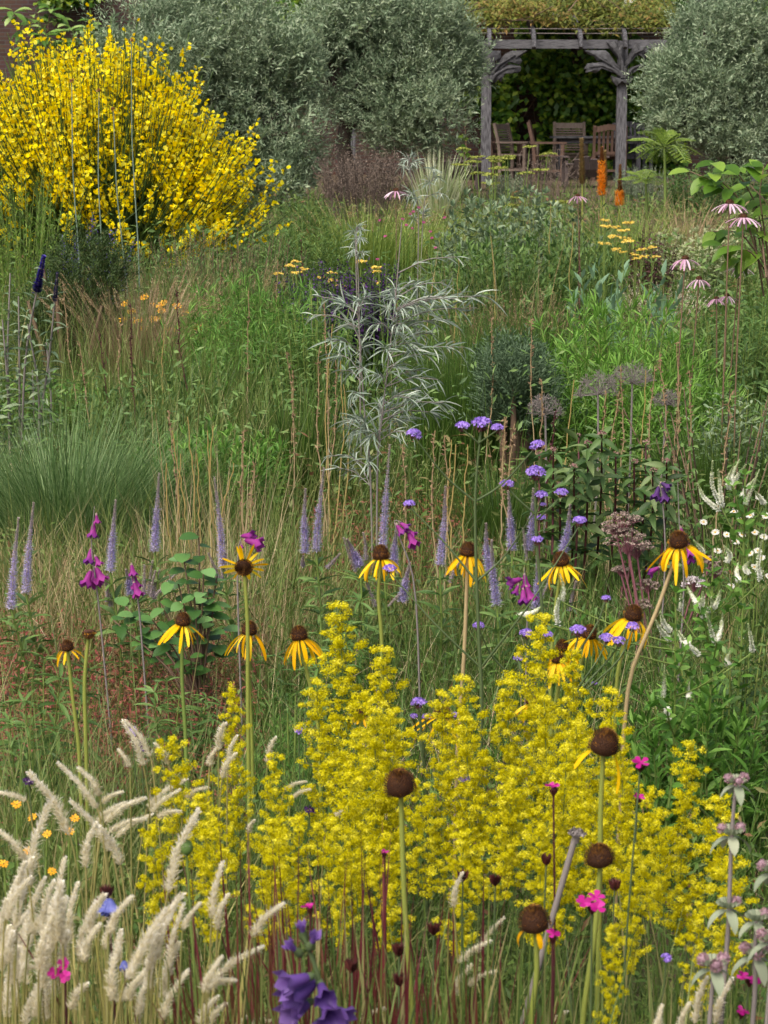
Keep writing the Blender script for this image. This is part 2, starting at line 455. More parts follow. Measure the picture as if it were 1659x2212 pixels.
# ------------------------------------------------------------------ climbing vines
LF3 = leaf(2, 'oval', .5, .25)
def vine(name, label, cat, u0, u1, v0, v1, D, n, L, mats, depth=.35, keep=-.2, seed=1, hang=.4):
    a = P(u0, v1, D); b = P(u1, v0, D)
    root = thing(name, label, cat, (0.5 * (a[0] + b[0]), D, a[2])); o = np.array(root.location)
    x = U(a[0], b[0], n * 3); z = U(a[2], b[2], n * 3); y = D - np.abs(rng.normal(0, depth, n * 3))
    p = np.stack([x, y, z], -1)
    f = lumps(seed, 9, 2.2)(p); p = p[f > keep][:n]; f = f[f > keep][:n]
    d = np.stack([rng.normal(0, .5, len(p)), -U(.2, 1, len(p)), -U(0, 1, len(p)) * hang * 2 + .1], -1)
    g = G(); scatter(g, LF3, p - o, d, np.array([0, -.6, .8]) + rng.normal(0, .35, p.shape), L * U(.6, 1.2, len(p)), L * .75 * U(.6, 1.1, len(p)), U(0, 1, len(p)) * .75 + .2 * np.clip(f * .3, -.5, 1) )
    g.build("foliage", mats[0], root)
    ns = 22
    base = np.stack([U(a[0], b[0], ns), np.full(ns, D - .08), np.full(ns, a[2])], -1)
    S = arc(base, rng.choice([0., pi], ns), U(.5, 1., ns) * (b[2] - a[2]), U(0, .25, ns), U(-.2, .5, ns), 9, .16)
    S[..., 1] += rng.normal(0, .03, S.shape[:2])
    g = G(); tubes(g, S - o, np.linspace(.022, .008, 9)[None], 4, U(0, 1, ns)); g.build("stem", mTwig, root)
    return root

vine("climbing_vine", "dark green creeper with yellowing leaves covering the wall under the pergola", "vine", 985, 1480, 30, 400, WY - .15, 7000, .17, [mVine], .3, -.15, 3)
vine("climbing_vine", "bright green creeper on the wall above the two left olive trees", "vine", 395, 1000, -60, 110, WY - .15, 5200, .17, [mVine], .3, -.5, 5)
vine("climbing_vine", "small green creeper hanging from the wall top over the bare brick corner", "vine", 85, 215, -70, 12, WY - .15, 700, .16, [mVine], .25, -.6, 6)
vine("climbing_vine", "dull green creeper on the wall above the right olive tree", "vine", 1450, 1720, -60, 120, WY - .15, 2600, .17, [mVine], .3, -.3, 8)

# broad ribbed leaves of the wall shrub, top left
def loquat():
    root = thing("wall_shrub", "large ribbed glossy leaves of a loquat shrub against the brick wall", "shrub", GP(150, 42)); o = np.array(root.location)
    gs, gl = G(), G()
    tips = [(75, 45), (110, 25), (60, 70), (95, 80), (150, 65), (125, 45), (185, 60), (195, 85), (205, 55), (30, 30), (140, 95), (170, 90), (110, 100), (175, 125), (60, 105)]
    for (u, v) in tips:
        p = P(u, v, 41.9 + U(-.3, .3)); b = o + np.array([U(-.4, .4), .2, 0])
        S = np.linspace(0, 1, 8)[:, None] * (p - b) + b; S[:, 0] += .2 * np.sin(np.linspace(0, 3, 8)) * U(-1, 1)
        tubes(gs, S - o, np.linspace(.03, .01, 8), 5)
        n = 9; az = np.arange(n) * 2.4
        d = np.stack([np.cos(az), -.2 + .8 * np.sin(az), U(-.2, .7, n)], -1)
        scatter(gl, leaf(5, 'obov', .9, .35), np.repeat(p[None] - o, n, 0) + rng.normal(0, .03, (n, 3)), d, [0, -.4, 1], U(.26, .4, n), U(.1, .14, n))
    gs.build("stem", mTwig, root); gl.build("foliage", M("loquat_leaf", ['#3d5f24', '#5a8034', '#7a9c4c', '#93ad66'], .4, .2), root)
loquat()

# ------------------------------------------------------------------ pergola
def sweep_yz(g, x, pts, w, h, t=.5):
    pts = np.asarray(pts, float); T = nrm(np.gradient(pts, axis=0)); N = np.stack([-T[:, 1], T[:, 0]], -1)
    n = len(pts); V = []
    for i in range(n):
        for sx, sn in ((-1, -1), (1, -1), (1, 1), (-1, 1)):
            q = pts[i] + N[i] * sn * h / 2
            V.append([x + sx * w / 2, q[0], q[1]])
    i = np.arange(n - 1)[:, None] * 4; k = np.arange(4)[None]; kk = (k + 1) % 4
    F = np.stack([i + k, i + kk, i + 4 + kk, i + 4 + k], -1).reshape(-1, 4)
    F = np.concatenate([F, [[3, 2, 1, 0]], [[4 * n - 4, 4 * n - 3, 4 * n - 2, 4 * n - 1]]])
    g.add(V, F, t)

def pergola():
    D = 38.0
    root = thing("pergola", "weathered grey oak pergola with carved leaf brackets on its posts", "pergola", GP(1200, D)); o = np.array(root.location)
    X = lambda u, d=D: P(u, 100, d)[0] - o[0]
    Z = lambda v, d=D: P(1200, v, d)[2] - o[2]
    x1, x2 = X(1051), X(1345); x3 = 2 * x2 - x1; x0 = 2 * x1 - x2
    for x in (x0, x1, x2, x3):
        g = G(); box(g, (x, 0, Z(88) / 2 - .1), (.165, .165, Z(88) + .2), t=U(.4, .6)); g.build("post", mWood, root)
    zb, zt = Z(105), Z(86)
    for a, b in ((x0 - .3, x1 - .095), (x1 - .005 + .09, x2 - .087), (x2 + .087, x3 + .4)):
        g = G(); box(g, ((a + b) / 2, -.02, (zb + zt) / 2), (b - a - .01, .12, zt - zb), t=.55); g.build("beam", mWoodH, root)
    g = G(); box(g, (x2, 4.75, 2.5 + .9), (9, .1, .18)); g.build("wall_plate", mWoodH, root)
    for k, u in enumerate((860, 955, 1055, 1150, 1250, 1345, 1455, 1560)):
        x = X(u); z0 = zt + .07
        pts = [(-.42, z0 - .22), (-.38, z0 - .10), (-.28, z0 - .01), (-.1, z0 + .05), (.3, z0 + .13), (2.5, z0 + .62), (4.7, z0 + 1.12)]
        g = G(); sweep_yz(g, x, pts, .062, .13, U(.2, .6)); g.build("rafter", mWood, root)
    for v in (62, 72):
        g = G(); S = np.array([[X(950), -.1, Z(v)], [X(1050), -.1, Z(v)], [X(1250), -.1, Z(v + 1)], [X(1500), -.1, Z(v - 1)]]); tubes(g, S, .007, 4); g.build("wire", mGreyStem, root)
    # carved brackets: outlines in the plane of the beam, thick oak leaves
    q = lambda pts: [(P(1026 + a * .2604, 54 + b * .2604, D)[0] - o[0], P(1026, 54 + b * .2604, D)[2] - o[2]) for a, b in pts]
    left = [[(120, 410), (150, 340), (200, 290), (250, 240), (300, 215), (430, 212), (400, 245), (370, 268), (388, 300), (370, 330), (330, 300), (290, 300), (230, 330), (190, 370), (150, 420)],
            [(110, 440), (160, 380), (220, 345), (300, 325), (380, 345), (375, 385), (350, 400), (320, 375), (280, 372), (230, 395), (255, 415), (205, 420), (215, 470), (170, 440), (160, 485), (130, 470)],
            [(100, 400), (75, 300), (95, 240), (140, 215), (210, 215), (212, 270), (185, 300), (165, 300), (170, 350), (150, 390)]]
    right = [[(1200, 400), (1160, 330), (1110, 300), (1060, 280), (1010, 300), (985, 260), (940, 245), (900, 210), (1080, 212), (1110, 240), (1150, 300), (1200, 360)],
             [(1200, 420), (1140, 380), (1100, 345), (1040, 370), (1000, 400), (960, 388), (915, 395), (925, 350), (905, 365), (930, 320), (1000, 315), (1060, 300), (1100, 310), (1150, 350), (1210, 390)],
             [(1195, 400), (1200, 300), (1150, 240), (1110, 190), (1085, 140), (1120, 155), (1150, 130), (1190, 180), (1225, 160), (1235, 260), (1225, 330), (1225, 410)],
             [(1230, 330), (1270, 250), (1300, 200), (1340, 150), (1365, 180), (1420, 165), (1415, 190), (1450, 220), (1400, 225), (1410, 290), (1380, 250), (1320, 260), (1260, 300), (1240, 370)],
             [(1240, 400), (1290, 350), (1360, 330), (1440, 300), (1490, 280), (1480, 330), (1440, 385), (1395, 385), (1420, 350), (1360, 345), (1300, 370), (1260, 430)],
             [(1120, 420), (1190, 440), (1300, 420), (1290, 480), (1265, 500), (1200, 470), (1170, 505), (1140, 470)],
             [(1430, 262), (1500, 190), (1600, 195), (1520, 250), (1455, 310)]]
    mirror = [[(2 * 1225 - a - 1130 + 2 * 0, b) for a, b in r] for r in ()]
    for k, poly in enumerate(left + right):
        g = G(); prism(g, q(poly), -.12 - .012 * (k % 3), .05 - .007 * (k % 4), .05, t=.35 + .05 * (k % 5)); bk = g.build("carved_leaf", mCarve, root, smooth=False)
    for line in ([(130, 470), (140, 400), (200, 330), (330, 250)], [(130, 470), (170, 410), (260, 360), (360, 350)], [(1210, 440), (1200, 400), (1120, 330), (1010, 270)], [(1215, 430), (1130, 370), (1050, 340), (940, 350)],
                 [(1215, 440), (1215, 300), (1170, 200)], [(1235, 440), (1240, 350), (1310, 240), (1400, 200)], [(1245, 430), (1300, 360), (1450, 320)]):
        pts = np.array(q(line)); s = np.linspace(0, len(pts) - 1, 10); X3 = np.interp(s, np.arange(len(pts)), pts[:, 0]); Z3 = np.interp(s, np.arange(len(pts)), pts[:, 1])
        g = G(); tubes(g, np.c_[X3, np.full(10, -.19), Z3], np.linspace(.035, .012, 10), 6, .4); g.build("carved_stem", mCarve, root)
    return root, o, zt
pg, PO, zt = pergola()

def roof_vine():
    root = thing("roof_vine", "yellow-green and rusty climber spread over the pergola roof", "vine", (PO[0], 40, PO[2] + 3)); o = np.array(root.location)
    n = 30000
    y = U(-.1, 4.8, n); x = P(935, 50, 38)[0] + U(0, 1, n) * (P(1470, 50, 38)[0] - P(935, 50, 38)[0])
    slope = PO[2] + zt + .22 + y * .235
    p = np.stack([x, 38 + y, slope], -1)
    f = lumps(21, 9, 2.0)(p)
    p[:, 2] += .13 * f + np.abs(rng.normal(0, .16, n)) - .03
    front = y < .5
    p[front, 2] -= U(0, .1, front.sum()) * (f[front] > 0)
    k = f > -.75; p = p[k]; f = f[k]
    d = np.stack([rng.normal(0, .6, len(p)), -U(.1, 1, len(p)), U(-.7, .5, len(p))], -1)
    g = G(); scatter(g, leaf(2, 'lance', .5, .2), p - o, d, [0, -.3, 1], U(.07, .15, len(p)), U(.03, .06, len(p)), np.clip(.42 + .16 * f + rng.normal(0, .2, len(p)), 0, 1))
    g.build("foliage", mVineTop, root)
    g = G(); b = p[rng.integers(0, len(p), 160)] - o - np.array([0, 0, .1]); S = arc(b, U(0, 6.28, 160), U(.5, 1.4, 160), U(1.0, 1.6, 160), U(-.5, .5, 160), 6, .1)
    tubes(g, S, .01, 3, U(0, 1, 160)); g.build("stem", mTwig, root)
    g = G(); pt = [(1350, 14), (1200, 45), (1190, 40), (1355, 18)]
    for u, v in pt:
        c = P(u, v, 39.6) - o - np.array([0, .35, 0]); m = 14
        scatter(g, PETAL, np.repeat(c[None], m, 0) + rng.normal(0, .05, (m, 3)), sphdir(m) + [0, -.6, .3], [0, -1, .4], .07, .05)
    g.build("blossom", mWhite, root)
roof_vine()

# ------------------------------------------------------------------ garden furniture
def chair(label, u, D, rz, style, mat, arms=True, hb=.95):
    t = thing("garden_chair", label, "chair", GP(u, D), "wooden chairs round the garden table", rz)
    hw = .27
    for sx in (-1, 1):
        g = G(); box(g, (sx * hw, -.24, .3 if arms else .2), (.055, .055, .64 if arms else .42)); g.build("leg", mat, t)
        g = G(); sweep_yz(g, sx * hw, [(.24, 0), (.24, .42), (.27, .65), (.35, hb)], .05, .055); g.build("leg", mat, t)
        if arms:
            g = G(); box(g, (sx * hw, .0, .645), (.07, .62, .03)); g.build("arm", mat, t)
        g = G(); box(g, (sx * hw, 0, .17), (.03, .44, .04)); g.build("stretcher", mat, t)
    g = G(); box(g, (0, -.24, .385), (2 * hw - .06, .03, .06)); g.build("seat_rail", mat, t)
    g = G(); box(g, (0, .24, .17), (2 * hw - .056, .03, .04)); g.build("stretcher", mat, t)
    g = G()
    for k in range(6): box(g, (0, -.235 + k * .088, .43), (2 * hw + .02, .072, .025), t=U(.3, .7))
    g.build("seat", mat, t)
    g = G()
    if style == 'h':
        n = 11
        for k in range(n):
            z = .5 + k * (hb - .06 - .5) / (n - 1); y = .25 + .1 * ((z - .42) / (hb - .42)) ** 1.4
            box(g, (0, y, z), (2 * hw - .052, .018, .026 if k < n - 1 else .09), t=U(.4, .8))
    else:
        for k in range(6): sweep_yz(g, -hw + .085 + k * (2 * hw - .17) / 5, [(.245, .47), (.28, .7), (.335, hb - .08)], .045, .018)
        xs = np.linspace(-hw + .027, hw - .027, 9); zz = hb - .06 + .045 * np.cos(xs / hw * pi / 2) ** 2
        for a in range(8):
            box(g, ((xs[a] + xs[a + 1]) / 2, .338, (zz[a] + zz[a + 1]) / 2), (xs[1] - xs[0] + .001 * (a % 2), .026 + .002 * (a % 2), .1))
        box(g, (0, .247, .47), (2 * hw - .054, .024, .05))
    g.build("backrest", mat, t)
    return t
chair("slatted armchair facing us behind the garden table", 1233, 40.6, 0, 'h', mTeak, hb=1.0)
chair("armchair with curved slatted back turned to the right, left of the table", 1121, 39.4, radians(62), 'h', mTeak, hb=.98)
chair("armchair seen side-on with its narrow leaning back post, nearest the table", 1186, 38.55, radians(84), 'v', mTeakRed, hb=1.0)
chair("straight chair with upright slats, its back to us beside the right post", 1316, 38.75, radians(178), 'v', mTeakRed, False, hb=.93)
chair("pale chair with upright slats half hidden behind the right pergola post", 1368, 39.9, radians(8), 'v', mWood, False, hb=.98)
chair("dark reddish chair mostly hidden behind the left armchair", 1096, 40.2, radians(80), 'v', mTeakRed, True, hb=.95)

def table():
    t = thing("garden_table", "long weathered wooden table set under the pergola", "table", GP(1293, 39.6))
    g = G()
    for k in range(7): box(g, (0, -.42 + k * .14, .735), (1.66, .13, .035), t=U(.35, .7))
    g.build("tabletop", mWoodH, t)
    for yy in (-.38, .38):
        g = G(); box(g, (0, yy, .67), (1.28, .03, .08)); g.build("apron", mWoodH, t)
    for sx in (-1, 1):
        for sy in (-1, 1):
            g = G(); box(g, (sx * .68, sy * .34, .357), (.075, .075, .715)); g.build("leg", mWood, t)
table()

def lounger(label, u, vt, D, rz, hw=.27):
    t = thing("low_lounger", label, "lounger", GP(u, D), None, rz)
    hb = H(u, vt, D); g = G()
    for k in range(5):
        x = (k - 2) * hw * .42; top = hb - .04 * abs(k - 2) ** 1.5
        pts = [(-.1 + .0, .18), (-.0, hb * .6), (.08, top)]
        sweep_yz(g, x, [(-p[0], p[1]) for p in pts], hw * .40, .022, U(.3, .7))
    g.build("backrest", mDark, t)
    g = G()
    for k in range(7): box(g, (0, .12 + k * .085, .3 + .012 * k), (2 * hw, .075, .022), t=U(.3, .7))
    g.build("seat", mDark, t)
    for sx in (-1, 1):
        g = G(); box(g, (sx * hw, .62, .24), (.05, .09, .48)); g.build("leg", mDark, t)
        g = G(); box(g, (sx * hw, .0, .22), (.05, .09, .44)); g.build("leg", mDark, t)
        g = G(); box(g, (sx * (hw + .02), .3, .495), (.11, .74, .022)); g.build("arm", mDark, t)
lounger("low dark wooden lounger with boarded back behind the orange flower spike", 1266, 338, 35.5, 0, .3)
lounger("low dark wooden lounger with rounded back left of the left pergola post", 985, 342, 34.5, radians(-6), .33)

# ------------------------------------------------------------------ olive trees
LOL = (np.array([[0, 0, 0], [.5, .5, .04], [0, 1, -.06], [-.5, .5, .04]]), np.array([[0, 1, 2, 3]]))
def crown_leaves(g, lobes, o, n, k, Lt, L, W, tm=LOL, seed=1, keep=-.75, upb=.55, shell=.5, tr=None, fr=2.4):
    """twigs of k leaves spread through the lobes; lobes are (centre, radii)"""
    vol = np.array([r[0] * r[1] * r[2] for c, r in lobes]) ** .67; cnt = (n * vol / vol.sum()).astype(int)
    ps, ds = [], []
    for (c, r), m in zip(lobes, cnt):
        d = sphdir(m); rad = U(shell ** 3, 1, m) ** (1 / 3.) * (1 + .13 * lumps(seed + 3, 6, 2.5)(d))
        ps.append(np.asarray(c) + d * rad[:, None] * np.asarray(r)); ds.append(d)
    p = np.concatenate(ps); d = np.concatenate(ds)
    f = lumps(seed, 10, fr)(p); kk = f > keep; p, d, f = p[kk], d[kk], f[kk]
    d = nrm(d * .8 + [0, 0, upb] + rng.normal(0, .45, d.shape))
    N = len(p); s = np.linspace(0, 1, k)
    pos = p[:, None] + d[:, None] * (s * Lt)[None, :, None]
    ref = nrm(np.cross(d, rng.normal(0, 1, d.shape))); b = np.cross(d, ref)
    az = np.arange(k) * 2.3 + U(0, 6, (N, 1))
    out = np.cos(az)[..., None] * ref[:, None] + np.sin(az)[..., None] * b[:, None]
    ld = d[:, None] * U(.5, 1.2, (N, k, 1)) + out * .75
    t = np.clip(.5 + .12 * f[:, None] + rng.normal(0, .23, (N, k)), 0, 1)
    scatter(g, tm, pos.reshape(-1, 3) - o, ld.reshape(-1, 3), d.repeat(k, 0) + rng.normal(0, .5, (N * k, 3)), L * U(.7, 1.2, N * k), W * U(.7, 1.2, N * k), t.ravel())

def olive(label, lobes_px, D, trunk_u, n, seed, dep=1.15):
    root = thing("olive_tree", label, "tree", GP(trunk_u, D)); o = np.array(root.location)
    lobes = []
    for j, (u, v, r) in enumerate(lobes_px):
        c = P(u, v, D + rng.uniform(-.35, .35)); rr = r / PX(D)
        lobes.append((c, (rr, max(rr * .9, .5), rr)))
    big = list(lobes)
    for c, r in big:
        for d in sphdir(7):
            if d[1] < .35: lobes.append((c + d * np.array(r) * .8, tuple(np.array(r) * U(.24, .42))))
    g = G(); crown_leaves(g, [(c, tuple(np.array(r) * 1.14)) for c, r in big], o, n // 7, 12, .3, .07, .014, seed=seed + 7, keep=-.2, fr=3.2, shell=.92, upb=.9)
    crown_leaves(g, lobes, o, int(n * 1.25), 9, .17, .075, .0165, seed=seed, keep=-.7, fr=3.2, shell=.35); lobes = big
    crown_leaves(g, [(c, (r[0] * .86, r[1] * .86, r[2] * .86)) for c, r in lobes], o, n // 5, 9, .2, .11, .03, seed=seed, keep=-.5, shell=.1)
    g.build("crown", mOlive, root)
    g = G(); top = np.mean([c for c, r in lobes], 0) - o
    S = np.array([[0, 0, -.1], [.03, 0, .4], [-.04, .05, .8], [.02, 0, 1.2]]); tubes(g, S, [.17, .13, .11, .1], 9)
    for c, r in lobes:
        c = c - o; b = S[-1]; mid = (b + c) / 2 + [0, 0, -.2]
        L3 = np.array([b + [0, 0, -.1], mid, c, c + [0, 0, r[2] * .4]]); tubes(g, L3, [.07, .05, .03, .012], 6)
    g.build("trunk", mOliveBark, root)
olive("broad grey-green olive tree right behind the yellow flowering bush", [(330, 120, 125), (460, 75, 150), (590, 150, 95), (530, 240, 140), (635, 330, 62), (400, 250, 150), (250, 90, 50), (600, 250, 80), (620, 385, 40), (560, 350, 90), (650, 280, 38)], 29, 480, 9500, 31)
olive("rounded olive tree standing just left of the pergola", [(860, 110, 140), (780, 90, 105), (930, 160, 108), (740, 190, 75), (860, 215, 120), (945, 245, 80), (700, 60, 60), (800, 40, 100), (980, 130, 62), (930, 55, 70), (690, 110, 50)], 31.5, 747, 8000, 32)
olive("silvery olive tree at the right edge overlapping the pergola beam", [(1560, 130, 125), (1640, 70, 110), (1480, 210, 85), (1590, 230, 120), (1450, 160, 55), (1680, 200, 120), (1420, 220, 50), (1520, 75, 70), (1740, 120, 110), (1460, 265, 55), (1600, 300, 70)], 32, 1600, 9000, 33)
# ------------------------------------------------------------------ plant builders
LANCE = leaf(3, 'lance', .5, .25); OVAL = leaf(3, 'oval', .5, .3); STRAP = leaf(3, 'lance', .9, .2); SM = leaf(2, 'lance', .3, .2)

def spread(root, hw, D, ns, ry=None):
    rx = hw / PX(D)
    xy = disc(ns, rx, ry or min(max(rx, .12), .6))
    b = np.c_[xy, np.zeros(ns)]
    b[:, 2] = ground_z(b[:, 0] + root[0], b[:, 1] + root[1]) - root[2] - .02
    return b, np.arctan2(xy[:, 1], xy[:, 0]), np.linalg.norm(xy / [rx, ry or min(max(rx, .12), .6)], axis=1)

def forb(name, label, cat, u, D, hw, vtop, ns, k, tm, L, W, mleaf, mstem, ang=.9, whorl=1, lean=.25, curve=.1, s0=.15, sag=.0, rs=.003, taper=.4, group=None, hj=.3, jit=.3, tips=0, wob=.03, low=.55, dome=.18):
    o = GP(u, D); h = H(u, vtop, D); root = thing(name, label, cat, o, group)
    b, az, rr = spread(o, hw * low, D, ns)
    Lh = h * U(1 - hj, 1.03, ns) * (1 - dome * rr ** 2)
    S = arc(b, az + rng.normal(0, .5, ns), Lh, lean * rr * U(.3, 1.2, ns), curve * U(.2, 1.2, ns), 8, wob)
    g = G(); tubes(g, S, rs * np.linspace(1, .45, 8)[None], 4, U(0, 1, ns)); g.build("stem", mstem, root)
    g = G(); stemleaves(g, S, k, tm, L, W, ang, s0, 1, taper, whorl, jit, sag, t=np.clip(U(.0, 1, (ns, 1)) * .6 + U(0, .4, (ns, k * whorl)), 0, 1))
    if tips:
        e = S[:, -1]; m = tips; dd = nrm(S[:, -1] - S[:, -2]).repeat(m, 0) + rng.normal(0, .45, (ns * m, 3))
        scatter(g, tm, e.repeat(m, 0), dd, rng.normal(0, 1, (ns * m, 3)), L * .6, W * .6)
    g.build("foliage", mleaf, root)
    return root, S

def grass(name, label, cat, u, D, hw, vtop, n, w, mat, lean=.5, curve=.7, group=None, tipc=None, heads=0, mhead=None, hlen=.12, low=.35, hj=.45):
    o = GP(u, D); h = H(u, vtop, D); root = thing(name, label, cat, o, group)
    b, az, rr = spread(o, hw * low, D, n)
    g = G(); blades(g, b, az + rng.normal(0, .7, n), h * U(1 - hj, 1.08, n), w * U(.7, 1.3, n), lean * rr * U(.2, 1.2, n), curve * U(.1, 1.3, n), 5, tip=tipc)
    g.build("blades", mat, root)
    if heads:
        b, az, rr = spread(o, hw * low, D, heads)
        S = arc(b, az + rng.normal(0, .4, heads), h * U(.85, 1.12, heads), lean * .7 * rr, curve * U(.2, .9, heads), 8)
        g = G(); tubes(g, S, .0016 * np.linspace(1, .5, 8)[None], 3, U(0, 1, heads)); g.build("stem", mat, root)
        g = G(); stemleaves(g, S, 26, RH, .02, .005, .5, 1 - hlen / h, 1., .4, 1, t=None); g.build("seed_head", mhead or mDry, root)
    return root

def dome_florets(g, c, axis, r, h, n, sz, tm=RH, wz=.6, m=0, flat=1.0, tl=0, th=1):
    """n small florets over a dome standing at c along axis"""
    a = U(0, 6.28, n); q = np.sqrt(U(0, 1, n))
    z = nrm(np.asarray(axis, float)); x = nrm(np.cross(z, [.3, .9, .1])); y = np.cross(z, x)
    p = (np.cos(a) * q * r)[:, None] * x + (np.sin(a) * q * r)[:, None] * y + (h * np.sqrt(1 - q ** 2 * .98))[:, None] * z
    out = (np.cos(a) * q * flat)[:, None] * x + (np.sin(a) * q * flat)[:, None] * y + z * .6
    d = nrm(out) * .5 + sphdir(n) * .8
    scatter(g, tm, np.asarray(c) + p - d * sz * .4, d, out, sz * U(.7, 1.3, n), sz * wz * U(.8, 1.2, n), tl + (th - tl) * U(0, 1, n), m)

def line3(pts, n=12):
    """smooth path through points"""
    pts = np.asarray(pts, float); s = np.linspace(0, len(pts) - 1, n); k = np.arange(len(pts))
    out = np.stack([np.interp(s, k, pts[:, i]) for i in range(3)], -1)
    for _ in range(2): out[1:-1] = (out[:-2] + 2 * out[1:-1] + out[2:]) / 4
    return out

def spike_florets(g, Pn, s0, s1, n, r0, r1, sz, ang=1.3, tm=RH, wz=.45, t0=0., t1=1., tj=.12, m=0):
    """n florets wound round a path between s0 and s1, radius r0 to r1"""
    q = np.sort(U(0, 1, n)); p, T = along(Pn[None], (s0 + (s1 - s0) * q)[None]); p, T = p[0], T[0]
    a = np.arange(n) * 2.39996 + U(-.3, .3, n)
    x = nrm(np.cross(T, [.05, .98, .1])); y = np.cross(T, x)
    out = np.cos(a)[:, None] * x + np.sin(a)[:, None] * y
    R = (r0 + (r1 - r0) * q)[:, None]
    d = out * sin(ang) + T * cos(ang) + rng.normal(0, .2, out.shape)
    scatter(g, tm, p + out * R * .25, d, T, np.maximum(R[:, 0] * .9, sz * .5) * U(.7, 1.2, n), sz * wz * U(.8, 1.3, n), np.clip(t0 + (t1 - t0) * q + rng.normal(0, tj, n), 0, 1), m)

# ------------------------------------------------------------------ the broom, D 18
def broom():
    D = 18.; o = GP(260, D); root = thing("broom_shrub", "huge broom shrub covered in bright yellow pea flowers at the left", "shrub", o)
    c = P(225, 520, D); ns = 1250
    b = np.c_[disc(ns, .35, .3), np.full(ns, .05)]
    az = np.arctan2(b[:, 1], b[:, 0]) + rng.normal(0, .3, ns)
    # lengths follow the outline of the bush: taller left of the middle, falling to the right
    lean = np.abs(rng.normal(0, .72, ns)); lean = np.minimum(lean, 1.38)
    side = np.cos(az) * np.sin(lean)
    Hm = np.interp(side, [-1, -.6, -.2, .1, .45, .8, 1], [1.9, 2.1, 2.1, 2.05, 1.75, 1.62, 1.6]) 
    L = Hm * U(.66, 1.0, ns) ** .7 * np.where(U(0, 1, ns) < .12, U(1.03, 1.14, ns), 1) * (1 + .07 * np.sin(az * 5 + lean * 6))
    S = arc(b, az, L, lean, -.25 * lean + rng.normal(0, .12, ns), 9, .03)
    S *= np.array([.88, 1, .93]); S[:, :, 0] -= .14
    S[:, :, 1] *= .75
    g = G(); tubes(g, S, .0075 * np.linspace(1.2, .45, 9)[None], 3, U(0, 1, ns)); 
    S2 = arc(along(S, U(.35, .8, (ns, 3)))[0].reshape(-1, 3), np.repeat(az, 3) + rng.normal(0, .8, ns * 3), U(.25, .55, ns * 3), np.repeat(lean, 3) * .6 + U(0, .4, ns * 3), U(-.5, 0, ns * 3), 6)
    tubes(g, S2, .0045 * np.linspace(1, .5, 6)[None], 3, U(0, 1, ns * 3)); g.build("stem", mBroomSt, root)
    g = G()
    FL = (np.array([[0, 0, 0], [.55, .35, .1], [.45, .9, .25], [0, 1.0, .1], [-.45, .9, .25], [-.55, .35, .1]]), np.array([[0, 1, 2, 3], [0, 3, 4, 5]]))
    lf = lumps(44, 9, 3.0)
    for SS, k, keep, sa in ((S, 26, .9, .66), (S2, 15, .62, .45)):
        kk = U(0, 1, len(SS)) < keep; SS = SS[kk]
        end = SS[:, -1]; zz = end[:, 2]
        ok = U(0, 1, len(SS)) < np.clip(.35 + .5 * (zz - .3) / 1.3 + .22 * lf(end * 1.6), .1, 1); SS = SS[ok]
        s = np.linspace(sa, .97, k)[None] + U(-.02, .02, (len(SS), k)); p, T = along(SS, s)
        mm = U(0, 1, s.shape) < .85; p, T = p[mm], T[mm]
        d = nrm(sphdir(len(p)) + T * .4); q = p + d * .008
        scatter(g, FL, q, d, sphdir(len(p)), U(.028, .042, len(p)), U(.022, .034, len(p)))
        scatter(g, RH, q, d + rng.normal(0, .6, d.shape), sphdir(len(p)), .028, .018)
    g.build("flowers", mBroomFl, root)
broom()

# ------------------------------------------------------------------ far planting, D 20-30
def dead_shrub(label, u, D, hw, vtop, ns, seed):
    o = GP(u, D); h = H(u, vtop, D); root = thing("dead_shrub", label, "shrub", o)
    b, az, rr = spread(o, hw * .8, D, ns)
    S = arc(b, az, h * U(.6, 1., ns), .3 * rr, U(-.2, .3, ns), 7, .08)
    g = G(); tubes(g, S, .006 * np.linspace(1, .4, 7)[None], 3, U(0, 1, ns))
    q = along(S, U(.4, 1, (ns, 7)))[0].reshape(-1, 3)
    S2 = arc(q, U(0, 6.28, len(q)), U(.06, .16, len(q)), U(.3, 1.1, len(q)), U(-.6, .3, len(q)), 4, .1); tubes(g, S2, .003, 3, U(0, 1, len(q))); g.build("stem", mDryBrown, root)
    g = G(); e = S2[:, -1].repeat(5, 0); scatter(g, RH, e + rng.normal(0, .012, e.shape), sphdir(len(e)), sphdir(len(e)), .022, .014); g.build("seed_heads", mDryBrown, root)
dead_shrub("dark brown dead shrub below the olive trees, left of the striped grass", 785, 25.5, 90, 322, 120, 1)
dead_shrub("grey-brown dead seed stalks standing in front of the garden chairs", 1185, 30, 50, 322, 26, 2)
grass("striped_grass", "cream and green striped upright grass beside the left lounger", "grass clump", 945, 25, 60, 320, 260, .022, mVar, .35, .35)
forb("wormwood", "grey-green wormwood bush under the right half of the pergola", "bush", 1385, 31, 60, 350, 90, 26, SM, .07, .016, mGrey, mGreyStem, .6, low=.8)
forb("wormwood", "grey-green wormwood bush between the left post and the dark chair", "bush", 1100, 31.5, 50, 365, 60, 22, SM, .08, .016, mGrey, mGreyStem, .6, low=.8)
forb("wormwood", "dull green bushy growth under the right olive tree", "bush", 1560, 28, 130, 345, 150, 22, LANCE, .09, .03, mDarkLeaf, mStem, .9, low=.8)
forb("leafy_perennial", "tall loose weedy plant with pale pink flowers against the dark olive", "plant", 655, 22, 60, 400, 80, 22, LANCE, .09, .018, mForb, mStem, .9, low=.7)

